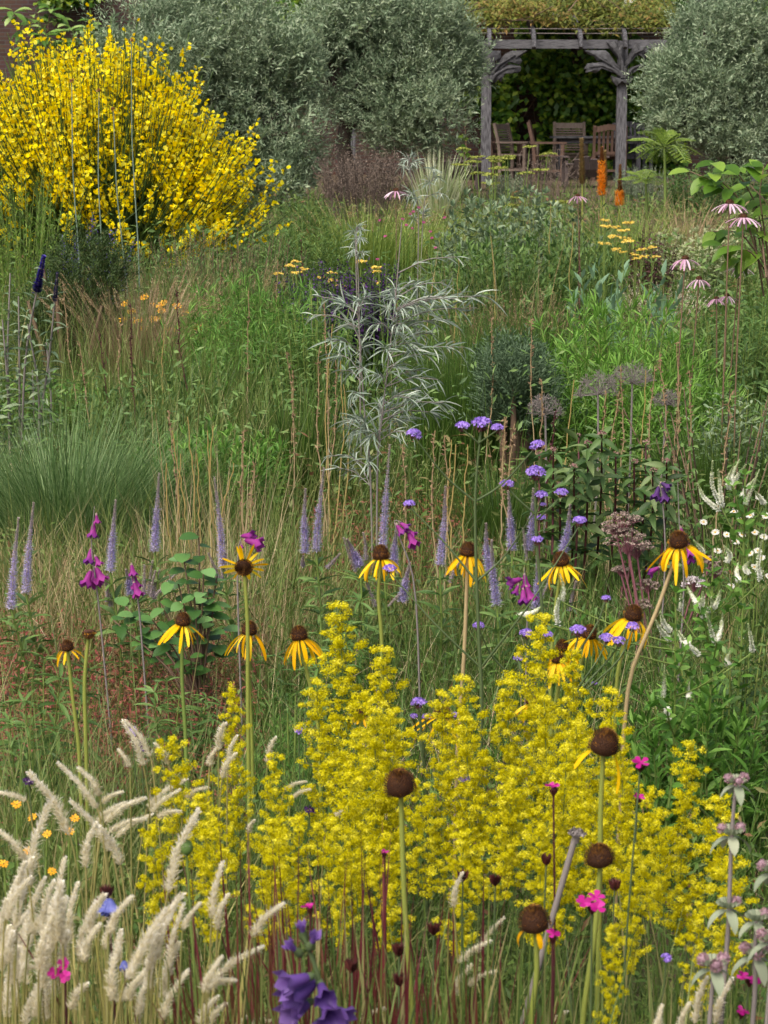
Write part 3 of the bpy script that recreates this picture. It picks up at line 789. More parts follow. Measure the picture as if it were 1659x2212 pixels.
def mimosa(label, u, D, leaves, vb):
    o = GP(u, D); root = thing("feathery_sapling", label, "sapling", o); gs, gl = G(), G()
    c = P(u, vb, D) - o; tubes(gs, line3([[0, 0, 0], c * .5 + [.03, 0, 0], c], 8), np.linspace(.02, .01, 8), 6)
    for (uu, vv) in leaves:
        e = P(uu, vv, D + U(-.5, .3)) - o; m = (c + e) / 2 + [0, 0, .14 * np.linalg.norm(e - c)]
        R = line3([c, m, e], 12); tubes(gs, R, .006, 3)
        s = np.linspace(.22, 1, 9); p, T = along(R[None], s[None]); p, T = p[0], T[0]
        side = nrm(np.cross(T, [0, 0, 1.])); LP = .075 * np.sin(pi * np.linspace(.2, .85, 9)) + .02
        for sg in (-1, 1):
            d = nrm(side * sg + T * .45 + [0, 0, -.25])
            q = (p[:, None] + d[:, None] * (LP[:, None, None] * np.linspace(.08, 1, 11)[None, :, None])).reshape(-1, 3); TT = T.repeat(11, 0)
            for s2 in (-1, 1): scatter(gl, RH, q, TT * s2 + d.repeat(11, 0) * .35, [0, -.3, 1], .017, .0065)
    gs.build("stem", mStem, root); gl.build("foliage", mMimosa, root)
mimosa("ferny-leaved silk tree sapling in front of the right olive tree", 1435, 19.5, [(1372, 325), (1365, 300), (1390, 283), (1425, 280), (1460, 290), (1490, 300), (1505, 330), (1480, 345), (1450, 345), (1405, 345), (1385, 338), (1440, 285)], 318)
mimosa("smaller ferny sapling below and left of the silk tree sapling", 1395, 20, [(1345, 385), (1360, 370), (1395, 365), (1420, 378), (1430, 395), (1385, 392)], 392)

def foxtail(label, u, v0, v1, ub, D, kind):
    o = GP(ub, D); root = thing("foxtail_lily", label, "flower", o)
    a = P(u, v0, D) - o; b = P((u * 2 + ub) / 3 if kind != 'o' else u, v1, D) - o
    S = line3([[0, 0, 0], b * .5, b, (a + b) / 2, a], 26)
    g = G(); tubes(g, S, np.linspace(.009, .006, 26), 6); g.build("stem", mStemY, root)
    L = np.linalg.norm(a - b); sp = line3([b, (a + b) / 2, a], 12)
    if kind == 'brown':
        g = G(); spike_florets(g, sp, 0, 1, 900, .042, .026, .026, .9, t0=.2, t1=.7); g.build("flower_spike", M("tan_seed_spike", ['#7d6a44', '#9c875a', '#b59f70'], .8, .1) if 'tan_seed_spike' not in MATS else MATS['tan_seed_spike'], root)
    else:
        f = .7 if kind == 'o' else .34
        g = G(); spike_florets(g, sp, 0, f, 620, .052, .046, .034, 1.0, t0=.3, t1=.7, tj=.25); g.build("flower_spike", mOrange, root)
        g = G(); spike_florets(g, sp, f - .08, 1, 500, .036, .016, .022, .8, t0=.2, t1=.5); g.build("bud_tip", mRust, root)
foxtail("brown seeding foxtail lily spike left of the bright orange one", 1256, 300, 398, 1262, 21, 'brown')
foxtail("bright orange foxtail lily spike with a rusty tip before the table", 1300, 318, 424, 1296, 20.5, 'o')
foxtail("faded foxtail lily standing close behind the bright orange spike", 1306, 326, 405, 1306, 21.3, 'brown')
foxtail("short foxtail lily, brown above and orange below, right of the bright one", 1340, 356, 446, 1335, 20, 'p')

# ------------------------------------------------------------------ middle planting, D 9-18
grass("tall_grass", "fresh yellow-green upright grass in the middle behind the silver wormwood", "grass clump", 790, 16, 115, 425, 1300, .007, mGrassY, .45, .7, heads=60, mhead=mDry)
grass("tall_grass", "soft green grass with nodding heads left of the leafy sage shrub", "grass clump", 905, 17.5, 80, 415, 700, .007, mGrassY, .4, .9, heads=50, mhead=mDry)
grass("feather_grass_tuft", "pale feathery nodding grass tuft right of the orange foxtail lily", "grass clump", 1375, 17, 75, 402, 800, .005, mGrassY, .6, 1.3, heads=80, mhead=mFawn)
grass("feather_grass_tuft", "straw-coloured fuzzy grass at the far right below the olive tree", "grass clump", 1490, 19, 90, 400, 500, .007, mFawn, .6, .9)
forb("sage_shrub", "leafy grey-green sage shrub left of the orange foxtail lilies", "shrub", 1105, 14, 135, 395, 190, 28, OVAL, .085, .03, mGrey, mStem, .85, s0=.1, low=.85, tips=5, lean=.3, dome=.35)
forb("leafy_perennial", "dense dark green leafy bush at the foot of the sage shrub", "plant", 1090, 13, 120, 500, 150, 24, LANCE, .09, .026, mForb, mStem, .9, low=.9, tips=4)
forb("leafy_perennial", "upright pale green leafy stems right of the sage shrub", "plant", 1265, 13.5, 75, 430, 70, 26, LANCE, .1, .017, mForb, mStem, .5, low=.8)
forb("leafy_perennial", "yellowing goldenrod-like stems rising left of the tall grass", "plant", 660, 15, 70, 440, 90, 32, LANCE, .08, .012, mForb, mStem, .8, low=.8)
forb("leafy_perennial", "mixed weedy green stems at the foot of the yellow flowering bush", "plant", 470, 14.5, 190, 480, 200, 24, LANCE, .07, .014, mForb, mTwig, .8, low=.9)
forb("leafy_perennial", "thin yellow-green stems in front of the yellow bush at the left edge", "plant", 45, 14.5, 90, 330, 80, 24, LANCE, .07, .010, mBright, mStem, .6, low=.8)
forb("creamy_sage", "pale creamy-grey flowering sage at the right behind the pink coneflowers", "plant", 1500, 16.5, 85, 478, 110, 22, OVAL, .055, .034, M("cream_green_leaf", ['#8d9a6a', '#aab488', '#c3c8a2'], .6, .2), mStem, 1.0, low=.85, tips=4)
forb("dark_foliage_plant", "dark reddish foliage patch behind the yellow flat-headed yarrow", "plant", 1405, 15.5, 40, 475, 50, 20, OVAL, .05, .03, M("red_dark_leaf", ['#3a2226', '#55333a', '#4b4430'], .6, .15), mMaroon, 1.0, low=.8)

def salvia(label, u, D, hw, vtop, ns, mat, name="purple_salvia", leafm=mForb):
    o = GP(u, D); h = H(u, vtop, D); root = thing(name, label, "flower clump", o)
    b, az, rr = spread(o, hw * .8, D, ns); S = arc(b, az, h * U(.75, 1.02, ns), .25 * rr, U(-.1, .15, ns), 9)
    g = G(); tubes(g, S, .0035, 3); stemleaves(g, S, 12, SM, .06, .02, .9, .1, .6, m=0); g.build("foliage", leafm, root)
    g = G(); stemleaves(g, S, 56, RH, .042, .028, 1.15, .5, 1, .6); g.build("flower_spikes", mat, root)
salvia("clump of dark purple sage spikes behind the silver wormwood", 752, 11.2, 80, 552, 90, mDkPurple)
salvia("small violet sage spikes at the foot of the yellow bush", 187, 13.2, 24, 452, 9, mViolet)
salvia("few violet blue spikes at the left of the dark needle shrub", 128, 13.4, 16, 506, 6, mViolet)

def yarrow(label, heads, D, ub, mat=mAch, r=.032, group=None, flat=.25, leafm=mForb):
    o = GP(ub, D); root = thing("yarrow", label, "flower clump", o, group); gs = G(); gl = G()
    for (u, v) in heads:
        Dd = D + U(-.4, .4); e = P(u, v, Dd) - o; b = np.array([e[0] * .6 + U(-.05, .05), e[1] * .8, -.02])
        S = line3([b, (b + e) / 2 + [U(-.04, .04), 0, .0], e], 9); tubes(gs, S, .003, 4)
        stemleaves(gl, S[None], 14, SM, .06, .014, .8, .1, .85)
        g = G(); rr = r * U(.75, 1.15)
        for j in range(9):
            a = j * 2.4; q = math.sqrt(j / 9) * rr
            dome_florets(g, e + [cos(a) * q, sin(a) * q * .8, U(-.006, .006)], [0, 0, 1], rr * .42, rr * flat, 26, rr * .22, wz=.9)
        g.build("flower_head", mat, root)
    gs.build("stem", mStem, root); gl.build("foliage", leafm, root)
yarrow("group of flat pale yellow yarrow heads below the orange foxtail lilies", [(1305, 477), (1308, 490), (1330, 492), (1356, 483), (1345, 500), (1350, 515), (1355, 523), (1330, 540), (1305, 527), (1370, 550), (1385, 540), (1408, 535), (1375, 560), (1390, 555), (1345, 545), (1415, 556), (1325, 512)], 13, 1350)
yarrow("yellow flat yarrow heads left of the dark purple sage", [(638, 566), (655, 582), (640, 590), (716, 590), (717, 608), (735, 618), (740, 628), (780, 566), (812, 580), (810, 588), (693, 600), (628, 575), (600, 592), (820, 612)], 12, 715)
yarrow("yellow-green flat umbels rising among the sage shrub before the pergola", [(1000, 322), (1030, 340), (1018, 350), (1072, 350), (1068, 340), (1064, 344), (1075, 364), (1144, 318), (1183, 333), (1133, 375), (1165, 368), (1092, 343), (1060, 378), (1110, 428), (1210, 437), (1033, 375), (1058, 397), (1097, 338), (992, 357), (1106, 444)], 15.5, 1080, mUmb, .055, flat=.12, leafm=mGrey)

def needle_shrub(label, lobes_px, D, u, n, mat, name="needle_shrub"):
    o = GP(u, D); root = thing(name, label, "shrub", o)
    lobes = [(P(a, b, D + U(-.2, .2)), (r / PX(D), r / PX(D), r / PX(D) * 1.1)) for a, b, r in lobes_px]
    g = G(); crown_leaves(g, lobes, o, n, 26, .16, .026, .005, RH, 5, -.7, 1.5, .3, fr=4); g.build("foliage", mat, root)
    g = G(); c = np.array([l[0] for l in lobes]) - o
    for q in c: tubes(g, line3([[q[0] * .2, 0, 0], q * [.6, 1, .5], q], 8), np.linspace(.025, .008, 8), 5)
    g.build("stem", mTwig, root)
needle_shrub("dark green needle-leaved shrub at the left below the yellow bush", [(120, 620, 70), (180, 600, 62), (220, 660, 50), (140, 700, 70), (90, 560, 40), (200, 720, 45), (60, 650, 60), (245, 610, 30), (110, 770, 60)], 11.5, 140, 2900, mNeedle)
needle_shrub("small dark blue-green fine-leaved shrub right of the silver wormwood", [(1110, 835, 38), (1140, 855, 34), (1085, 860, 34), (1120, 890, 45), (1100, 815, 24), (1150, 900, 34), (1080, 905, 30)], 8.6, 1112, 850, M("fine_blue_green", ['#33492f', '#4a6346', '#627a58'], .6, .15), "fine_leaved_shrub")

def buddleia():
    D = 9.; o = GP(20, D); root = thing("butterfly_bush", "grey-green butterfly bush stems with one deep violet flower at the left edge", "shrub", o); gs, gl, mv = G(), G(), M("violet_flower", ['#20164a', '#33238a', '#4330a6'], .5, .2)
    for u, v, ub in ((95, 552, 20), (124, 590, 40), (22, 590, 5), (40, 640, 20), (-20, 600, -20), (60, 700, 60), (5, 690, 0), (100, 740, 80), (-10, 780, 0), (70, 800, 60)):
        e = P(u, v, D + U(-.25, .25)) - o; b = GP(ub, D) - o
        S = line3([b, b * .4 + e * .6 + [U(-.04, .04), 0, 0], e], 12); tubes(gs, S, np.linspace(.006, .003, 12), 5)
        stemleaves(gl, S[None], 16, STRAP, .105, .024, 1.0, .15, .93, .45, 2, sag=.15)
        if u in (95, 124): gf = G()
        if u == 95: spike_florets(gf, S, .8, 1.0, 420, .022, .008, .016, 1.1, wz=.8)
        elif u == 124: spike_florets(gf, S, .84, 1.0, 240, .012, .005, .012, 1.0, wz=.8, t0=0, t1=.1)
        if u in (95, 124): gf.build("flower_spike", mv, root)
    gs.build("stem", mGreyStem, root); gl.build("foliage", mGrey, root)
buddleia()

grass("fawn_grass", "dry fawn-brown grass clump fountaining below the yellow bush", "grass clump", 290, 11.5, 105, 580, 1700, .004, mFawn, .55, .85, low=.5, hj=.7, heads=140, mhead=mDry)
forb("orange_daisy", "low plant dotted with small orange-yellow daisies behind the fawn grass", "flower clump", 335, 12.6, 75, 650, 60, 16, SM, .05, .012, mForb, mStem, .9, low=.8)
def dots(name, label, cat, pts, D, ub, mat, r, mc=None, n=10, group=None, leafm=mForb):
    """a plant with small open daisies at the given places"""
    o = GP(ub, D); root = thing(name, label, cat, o, group); gs, gl = G(), G()
    for u, v in pts:
        e = P(u, v, D + U(-.2, .2)) - o; b = np.array([e[0] * .75, e[1], -.02]); S = line3([b, (b + e) / 2 + [U(-.02, .02), 0, 0], e], 7); tubes(gs, S, .0018, 3)
        stemleaves(gl, S[None], 9, SM, .05, .01, .8, .1, .9)
        ax = nrm(np.array([U(-.4, .4), -.7, 1.])); x = nrm(np.cross(ax, [0, 1, .2])); y = np.cross(ax, x); a = np.arange(n) * 6.283 / n
        g = G(); d = np.cos(a)[:, None] * x + np.sin(a)[:, None] * y + ax * .08
        scatter(g, PETAL, np.repeat(e[None], n, 0) + d * r * .2, d, ax, r * U(.8, 1.1, n), r * 1.9 / n * 2.2, U(.2, 1, n), 0)
        if mc: dome_florets(g, e, ax, r * .36, r * .2, 26, r * .2, wz=1, m=1)
        g.build("flower_head", [mat] + ([mc] if mc else []), root)
    gs.build("stem", mStem, root); gl.build("foliage", leafm, root)
dots("orange_daisy", "scatter of orange-yellow daisies above the fawn-brown grass", "flower clump", [(312, 642), (270, 656), (283, 674), (265, 691), (335, 658), (345, 660), (382, 661), (312, 710), (360, 715), (428, 709), (300, 693), (290, 694), (372, 712), (340, 690), (350, 672), (384, 712), (278, 767), (330, 690), (398, 676), (352, 655)], 12.3, 330, mOrYel, .024, None, 9)
forb("amsonia", "tall dense clump of drooping narrow green leaves left of centre", "plant", 545, 10.6, 160, 575, 180, 36, STRAP, .125, .0095, mLush, mStem, .95, sag=.6, low=.85, lean=.35, jit=.5, tips=4, dome=.4)
forb("amsonia", "narrow-leaved green stems leaning out beside the silver wormwood", "plant", 680, 10.2, 70, 600, 50, 28, STRAP, .1, .013, mForb, mStem, 1.0, sag=.2, low=.85)
forb("willow_leaf_bush", "bright green bush of narrow willow-like leaves right of centre", "plant", 1345, 8.9, 170, 640, 210, 34, LANCE, .115, .012, mMound, mStem, .75, low=.9, lean=.5, jit=.35, tips=5, dome=.45)
forb("leafy_perennial", "green leafy mass running up to the right picture edge", "plant", 1590, 10.2, 110, 640, 110, 24, LANCE, .09, .02, mForb, mStem, .9, low=.9)
forb("leafy_perennial", "low lush green growth below the butterfly bush", "plant", 90, 9.6, 120, 790, 120, 20, OVAL, .055, .018, mLush, mStem, 1.0, low=.9)
forb("leafy_perennial", "fresh green leafy patch right of the fountain grass", "plant", 460, 7.9, 120, 905, 120, 22, LANCE, .085, .014, mLush, mStem, .8, low=.9, tips=4)
forb("leafy_perennial", "pale green upright leafy shoots above the fountain grass", "plant", 330, 9., 130, 800, 130, 20, LANCE, .075, .016, mForb, mStem, .55, low=.9)
grass("strap_grass", "dark green strap-leaved clump right of the fawn grass", "grass clump", 400, 9.8, 85, 745, 420, .010, mGrassD, .5, .6, low=.6)
grass("upright_grass", "dense dark green rush-like grass behind the purple verbena", "grass clump", 1010, 8.9, 120, 690, 1900, .0035, mGrassD, .2, .25, low=.75, hj=.5)
grass("upright_grass", "upright green grass with brownish tips right of the rush-like grass", "grass clump", 1130, 10.5, 110, 640, 1500, .004, mGrassD, .2, .3, low=.75, hj=.5, heads=80, mhead=mSeed)
grass("upright_grass", "dark upright grass below the fine blue-green shrub", "grass clump", 1085, 7.6, 75, 985, 900, .0035, mGrassD, .3, .5, low=.6)
grass("upright_grass", "soft green grass patch behind the white melilot at the right", "grass clump", 1550, 8.0, 130, 900, 1500, .0035, mGrassD, .25, .5, low=.8)
grass("fountain_grass", "large blue-green fountain grass arching at the left edge", "grass clump", 120, 7.4, 200, 835, 4200, .0032, mGrassB, .7, 1.0, low=.5, hj=.55)
grass("fountain_grass", "second blue-green fountain grass beside the large one", "grass clump", 310, 7.7, 100, 880, 1700, .0032, mGrassB, .6, 1.0, low=.5, hj=.55)
grass("upright_grass", "green iris-like blades left of the silver wormwood", "grass clump", 640, 8.6, 80, 800, 380, .009, mGrassD, .3, .35, low=.7)
grass("upright_grass", "mixed tall wild grass behind the fawn grass", "grass clump", 450, 13, 150, 560, 700, .006, mGrass, .3, .5, low=.8, heads=60)

# silver wormwood: whorled branches with tufts of needle leaves
def wormwood_tree(label, stems, tufts, D, name="silver_wormwood", Lf=.062, nl=15):
    o = GP(stems[0][-1][0], D); root = thing(name, label, "plant", o); gs, gl = G(), G()
    paths = []
    for st in stems:
        pp = [P(u, v, D) - o for u, v in st]; pp[-1] = GP(st[-1][0], D) - o
        S = line3(pp, 30); paths.append(S); tubes(gs, S, np.linspace(.0016, .0036, 30), 6)
    allp = np.concatenate(paths)
    for (u, v, sc) in tufts:
        e = P(840 + (u - 840) * (1.12 if len(tufts) > 20 else 1), v, D + U(-.12, .12)) - o
        low = allp[allp[:, 2] < e[2] - .02]
        b = low[np.argmin(np.linalg.norm(low - e, axis=1))] if len(low) else allp[-1]
        R = line3([b, (b + e) / 2 + [0, 0, .02], e], 12); tubes(gs, R, np.linspace(.002, .0011, 12), 4)
        n = int(nl * 1.15); s = U(.2, 1.03, n); p, T = along(R[None], s[None]); p, T = p[0], T[0]
        d = nrm(T * .9 + sphdir(n) * .75 + [0, 0, -.1]); scatter(gl, leaf(4, 'lance', .8, .2), p, d, [0, 0, .6] + sphdir(n) * .6, Lf * sc * U(.7, 1.35, n), .0052 * sc, U(.1, 1, n))
    gs.build("stem", mGreyStem, root); gl.build("foliage", mSilver, root)
T1 = []
for u, v, sc in [(700, 640, 1), (735, 655, 1), (800, 640, 1), (850, 625, 1), (890, 612, 1), (830, 660, 1), (920, 650, 1), (975, 645, 1.1), (1010, 665, 1.3), (1030, 640, 1.2), (960, 690, 1.2), (905, 690, 1), (760, 700, 1), (725, 735, 1.2), (780, 690, 1), (870, 665, 1), (850, 715, 1), (790, 745, 1), (830, 760, 1.1), (880, 740, 1.1), (740, 765, 1.2), (860, 790, 1), (915, 765, 1.1), (985, 750, 1.2), (900, 800, 1), (790, 800, .9), (770, 850, 1), (935, 820, .9), (945, 870, 1.2), (920, 890, 1.1), (880, 860, 1), (845, 880, 1.1), (820, 870, 1), (880, 905, 1), (790, 915, 1.2), (770, 930, 1.1), (805, 940, 1.2), (820, 930, 1), (760, 910, 1), (880, 935, .8), (770, 990, .9), (740, 1010, .8), (800, 1000, .9), (720, 985, .7), (960, 640, 1), (815, 700, 1), (865, 700, 1), (895, 665, 1), (930, 720, .9), (820, 810, .9), (750, 800, .9), (850, 640, 1), (780, 650, 1), (945, 610, .8), (970, 555, .7), (905, 840, .9), (860, 905, .9), (690, 680, .8)]:
    T1.append((u, v, sc))
wormwood_tree("large airy silver wormwood with narrow feathery leaves in the centre", [[(868, 480), (855, 640), (838, 790), (825, 900), (815, 985), (812, 1050)], [(768, 520), (770, 620), (780, 780), (788, 900), (800, 1000), (806, 1050)]], T1, 6.9)
wormwood_tree("slim silver wormwood shoot above the large one, by the tall grass", [[(770, 490), (771, 540), (775, 620), (780, 760)]], [(760, 500, .7), (778, 495, .7), (765, 520, .7), (780, 515, .7), (760, 540, .8), (785, 548, .7), (772, 492, .6)], 8.5)
wormwood_tree("distant silver-leaved shoot in front of the striped grass", [[(882, 335), (890, 400), (905, 450), (900, 560)], [(940, 370), (915, 440), (900, 560)]], [(875, 345, 1), (893, 338, 1), (885, 365, 1), (935, 365, 1), (870, 360, 1), (945, 385, 1), (900, 350, 1), (925, 395, 1), (900, 430, 1.1), (880, 420, 1.1), (960, 420, .9), (912, 460, 1.2), (890, 470, 1)], 12)

# broad-leaved branch at the right
def leafy_branch():
    D = 8.8; o = GP(1640, D); root = thing("leafy_sapling", "sapling with large bright green pointed leaves at the right edge", "sapling", o); gs, gl = G(), G()
    tw = [[(1650, 640), (1625, 480), (1560, 400), (1490, 370)], [(1650, 600), (1600, 430), (1540, 375)], [(1655, 600), (1640, 450), (1590, 365), (1540, 352)], [(1660, 560), (1640, 420), (1650, 360)], [(1660, 580), (1600, 500), (1540, 500)],
          [(1665, 600), (1620, 540), (1560, 530)], [(1660, 620), (1650, 540), (1600, 560)], [(1690, 560), (1670, 450), (1620, 400)], [(1670, 640), (1640, 520), (1630, 470)]]
    for t in tw:
        S = line3([P(u, v, D + U(-.15, .15)) - o for u, v in t], 16); tubes(gs, S, np.linspace(.004, .002, 16), 5)
        n = 7; s = np.linspace(.55, 1, n); p, T = along(S[None], s[None]); p, T = p[0], T[0]
        side = nrm(np.cross(T, [0, 0, 1.])) * np.where(np.arange(n) % 2, 1, -1)[:, None]
        d = side * U(.4, 1, (n, 1)) + T * .5 + [0, -.25, -.25] + rng.normal(0, .2, (n, 3))
        scatter(gl, leaf(5, 'oval', .6, .35), p, d, [0, -.45, 1], U(.085, .12, n), U(.042, .06, n))
    tubes(gs, line3([GP(1690, D) - o, P(1672, 700, D) - o, P(1660, 600, D) - o, P(1662, 560, D) - o], 10), .008, 6); gs.build("stem", mTwig, root); gl.build("foliage", mBright, root)
leafy_branch()

forb("opium_poppy", "waxy blue-green broad poppy leaves on upright stems right of centre", "plant", 1330, 12, 120, 560, 16, 11, LANCE, .12, .036, mPoppy, mStem, .35, low=.9, rs=.005, s0=.3, taper=.2)
forb("shrubby_willow", "twiggy young shrub with small rounded leaves at the right", "shrub", 1570, 7.2, 90, 780, 24, 20, OVAL, .04, .022, mForb, mTwig, 1.0, low=.6, lean=.5, rs=.004)
forb("leafy_perennial", "grey-green leafy stems crowding behind the daisies at the right edge", "plant", 1620, 8.2, 70, 830, 60, 22, LANCE, .07, .018, mGrey, mStem, .9, low=.8)

def eupatorium():
    D = 6.6; o = GP(1290, D); root = thing("joe_pye_weed", "dark maroon-stemmed plant with whorled dark green leaves at the right", "plant", o)
    pts = [(1165, 985), (1195, 975), (1240, 1010), (1270, 960), (1300, 940), (1330, 985), (1370, 1000), (1395, 960), (1410, 1020), (1210, 1050), (1355, 1050), (1250, 945), (1440, 1000)]
    S = np.stack([line3([GP(1290 + (u - 1290) * .9, D + U(-.3, .3)) - o, (P(u, v + 120, D) - o), P(u, v, D + U(-.2, .2)) - o], 12) for u, v in pts])
    g = G(); tubes(g, S, .004 * np.linspace(1.2, .7, 12)[None], 5); g.build("stem", mMaroon, root)
    g = G(); stemleaves(g, S, 7, leaf(4, 'lance', .7, .35), .085, .024, 1.2, .3, .97, .2, 4, .3, sag=.1); g.build("foliage", mDarkLeaf, root)
    mb = M("dusty_bud", ['#6b4a4a', '#8a6a66', '#7d7a5c'], .8)
    for k in range(len(S)):
        g = G(); dome_florets(g, S[k, -1], [0, 0, 1], .012, .012, 40, .008); g.build("flower_bud", mb, root)
eupatorium()

def fluffy_heads():
    D = 6.0; o = GP(1360, D); root = thing("faded_joe_pye_weed", "faded grey-brown flower heads on pink stems at the right", "flower", o)
    gs = G(); b0 = GP(1400, D) - o
    for u, v, r in ((1345, 1135, 46), (1355, 1175, 50), (1375, 1190, 40), (1400, 1270, 28), (1330, 1150, 30), (1340, 1235, 20), (1500, 1265, 28), (1545, 1240, 26), (1535, 1215, 20), (1390, 1310, 22)):
        e = P(u, v, D + U(-.1, .1)) - o; S = line3([b0 + [U(-.05, .05), 0, 0], (b0 + e) / 2 + [.03, 0, -.03], e], 10); tubes(gs, S, .0028, 4)
        g = G(); R = r / PX(D)
        for j in range(26):
            a = j * 2.4; q = math.sqrt(j / 26) * R; c = e + [cos(a) * q, sin(a) * q * .7, R * .5 * (1 - (q / R) ** 2) + U(-.01, .006)]
            tubes(gs, np.array([e - [0, 0, R * .5], (e + c) / 2, c]), .001, 3); dome_florets(g, c, [0, 0, 1], R * .16, R * .16, 26, .006)
        g.build("flower_head", mGreyBr if v < 1260 or u < 1450 else M("pale_head", ['#8c837c', '#b5aeb0', '#d8d2d6'], .8), root)
    gs.build("stem", M("pink_stem", ['#7a4a52', '#8f606a'], .6), root)
fluffy_heads()

def skeleton_umbel(label, u, v, r, ub, D):
    o = GP(ub, D); root = thing("dead_umbel", label, "seed head", o, "grey seed-head skeletons"); gs = G()
    e = P(u, v + r * .9, D) - o; R = r / PX(D); S = line3([[0, 0, 0], e * .5 + [U(-.02, .02), 0, 0], e], 10); tubes(gs, S, .004, 5); gs.build("stem", mGreyStem, root)
    g = G(); n = 56; d = sphdir(n); d[:, 2] = np.abs(d[:, 2]) * .9 - .1; d = nrm(d)
    q = np.stack([np.repeat(e[None], n, 0), e + d * R * .55, e + d * R], 1); tubes(g, q, .0009, 3)
    f = (e + d * R).repeat(6, 0); k = arc(f, U(0, 6.28, len(f)), R * .35, U(0, 2, len(f)), U(-1, 1, len(f)), 4); tubes(g, k, .0007, 3); g.build("seed_head", mGreyStem, root)
skeleton_umbel("grey skeleton umbel over the willow-leaved bush, the largest one", 1292, 815, 42, 1290, 7.6)
skeleton_umbel("grey skeleton umbel high in the willow-leaved bush, right of the largest", 1366, 792, 40, 1370, 7.8)
skeleton_umbel("grey skeleton umbel beside the fine blue-green shrub", 1178, 862, 34, 1180, 7.4)
skeleton_umbel("small grey skeleton umbel behind the tan seed stalks at the right", 1440, 850, 26, 1440, 7.8)

# bare seed stalks
def stalk(u, v, ub, D, kind=0, zig=.01):
    lab = ["dried tan seed stalk standing upright among the green grasses", "straw-yellow bare stem standing among the green grasses", "dark reddish-brown dead stalk standing among the green grasses"][kind]
    o = GP(ub, D); root = thing("seed_stalk", lab, "dried stalk", o, ["tan seed stalks", "straw-yellow bare stems", "dark dead stalks"][kind])
    e = P(u, v, D) - o; S = line3([[0, 0, -.02], e * .3 + [U(-.02, .02), 0, 0], e * .65 + [U(-.03, .03), 0, 0], e], 22); S[1:-1, 0] += rng.normal(0, zig, 20) * .22
    g = G(); tubes(g, S, np.linspace(.0032, .0017, 22), 5, np.linspace(.9, .4, 22)); g.build("stem", [mDry, mStraw, mMaroon][kind], root)
    if kind != 1:
        g = G(); n = 46; s = U(.5, 1, n) ** .8; p, T = along(S[None], s[None]); d = sphdir(n) + [0, 0, .8]; p = p[0]
        scatter(g, RH, p, d, sphdir(n), U(.009, .018, n), .006); scatter(g, RH, p, d, sphdir(n), U(.009, .016, n), .005); g.build("seed_pods", mSeed if kind == 0 else mMaroon, root)
for u, v, ub, D, k in [(137, 613, 162, 9.5, 0), (172, 740, 182, 8.8, 0), (382, 630, 425, 9.2, 2), (537, 628, 532, 9.4, 0), (260, 700, 262, 9, 0), (700, 650, 708, 7.4, 0), (690, 755, 712, 7.2, 0), (718, 700, 705, 7.3, 1), (735, 770, 715, 7.2, 1), (742, 830, 735, 7.3, 1), (725, 780, 690, 7.6, 0), (632, 800, 616, 7.8, 0),
                       (1062, 690, 1058, 8.4, 0), (1148, 690, 1162, 8.2, 0), (1170, 820, 1178, 7.2, 0), (1340, 790, 1352, 7.6, 0), (1415, 790, 1418, 7.4, 0), (1425, 760, 1440, 7.5, 0), (1462, 740, 1462, 7.4, 0), (1338, 845, 1330, 7.2, 0), (1310, 850, 1322, 7.2, 0), (1472, 830, 1455, 7.6, 0),
                       (1094, 900, 1092, 6.8, 0), (1112, 915, 1108, 6.8, 0), (1090, 900, 1110, 7, 0), (985, 960, 980, 6.4, 1), (975, 950, 972, 6.5, 1), (1240, 820, 1240, 7.1, 1), (870, 960, 885, 6.6, 0), (940, 930, 945, 6.6, 0), (960, 940, 955, 6.5, 0), (1010, 960, 1002, 6.5, 1),
                       (365, 890, 395, 6.9, 0), (372, 930, 398, 6.8, 1), (405, 900, 402, 6.9, 1), (448, 930, 445, 6.7, 1), (527, 930, 522, 6.6, 0), (548, 1000, 540, 6.5, 0), (460, 920, 470, 6.8, 1), (505, 1000, 470, 6.6, 1), (425, 980, 420, 6.7, 1), (390, 980, 380, 6.7, 1), (360, 1000, 372, 6.6, 1),
                       (215, 720, 235, 9, 2), (282, 655, 285, 8.8, 2), (1200, 890, 1195, 6.9, 2), (1580, 850, 1570, 6.8, 0), (1490, 800, 1500, 7.5, 0), (620, 760, 622, 8.4, 0), (355, 700, 350, 9.4, 1), (1395, 800, 1400, 7.5, 1), (600, 560, 612, 11, 0), (480, 560, 470, 12, 0), (500, 540, 505, 12, 2), (650, 520, 655, 12, 2), (1255, 440, 1250, 12.5, 2), (1240, 480, 1245, 12.5, 1), (1190, 440, 1200, 13, 1), (1060, 510, 1065, 11, 1), (990, 560, 985, 11, 1)]:
    stalk(u, v, ub, D, k)

# tall blue-green allium stems in front of the yellow bush
for j, (u, v, ub, lab) in enumerate([(284, 92, 288, "tallest bare blue-green stem with a small tip, in front of the yellow bush"), (214, 200, 206, "bare blue-green stem with a small bud left of the tallest, before the yellow bush"), (155, 180, 160, "thin dark bare stem furthest left in front of the yellow bush"), (245, 240, 268, "short leaning blue-green stem right beside the tallest bare stem")]):
    D = 12.8; o = GP(ub, D); root = thing("tall_bare_stem", lab, "stem", o, "bare stems before the yellow bush"); e = P(u, v, D) - o
    S = line3([[0, 0, 0], e * .35 + [.02, 0, 0], e * .7 + [-.01, 0, 0], e], 20)
    g = G(); tubes(g, S, np.linspace(.0055, .003, 20), 6); g.build("stem", M("glaucous_stem", ['#5a7060', '#6d8272', '#7d8f80'], .6) if j == 0 else MATS["glaucous_stem"], root)
    g = G(); dome_florets(g, e, [0, 0, 1], .012, .02, 40, .014); g.build("bud", mRust, root)

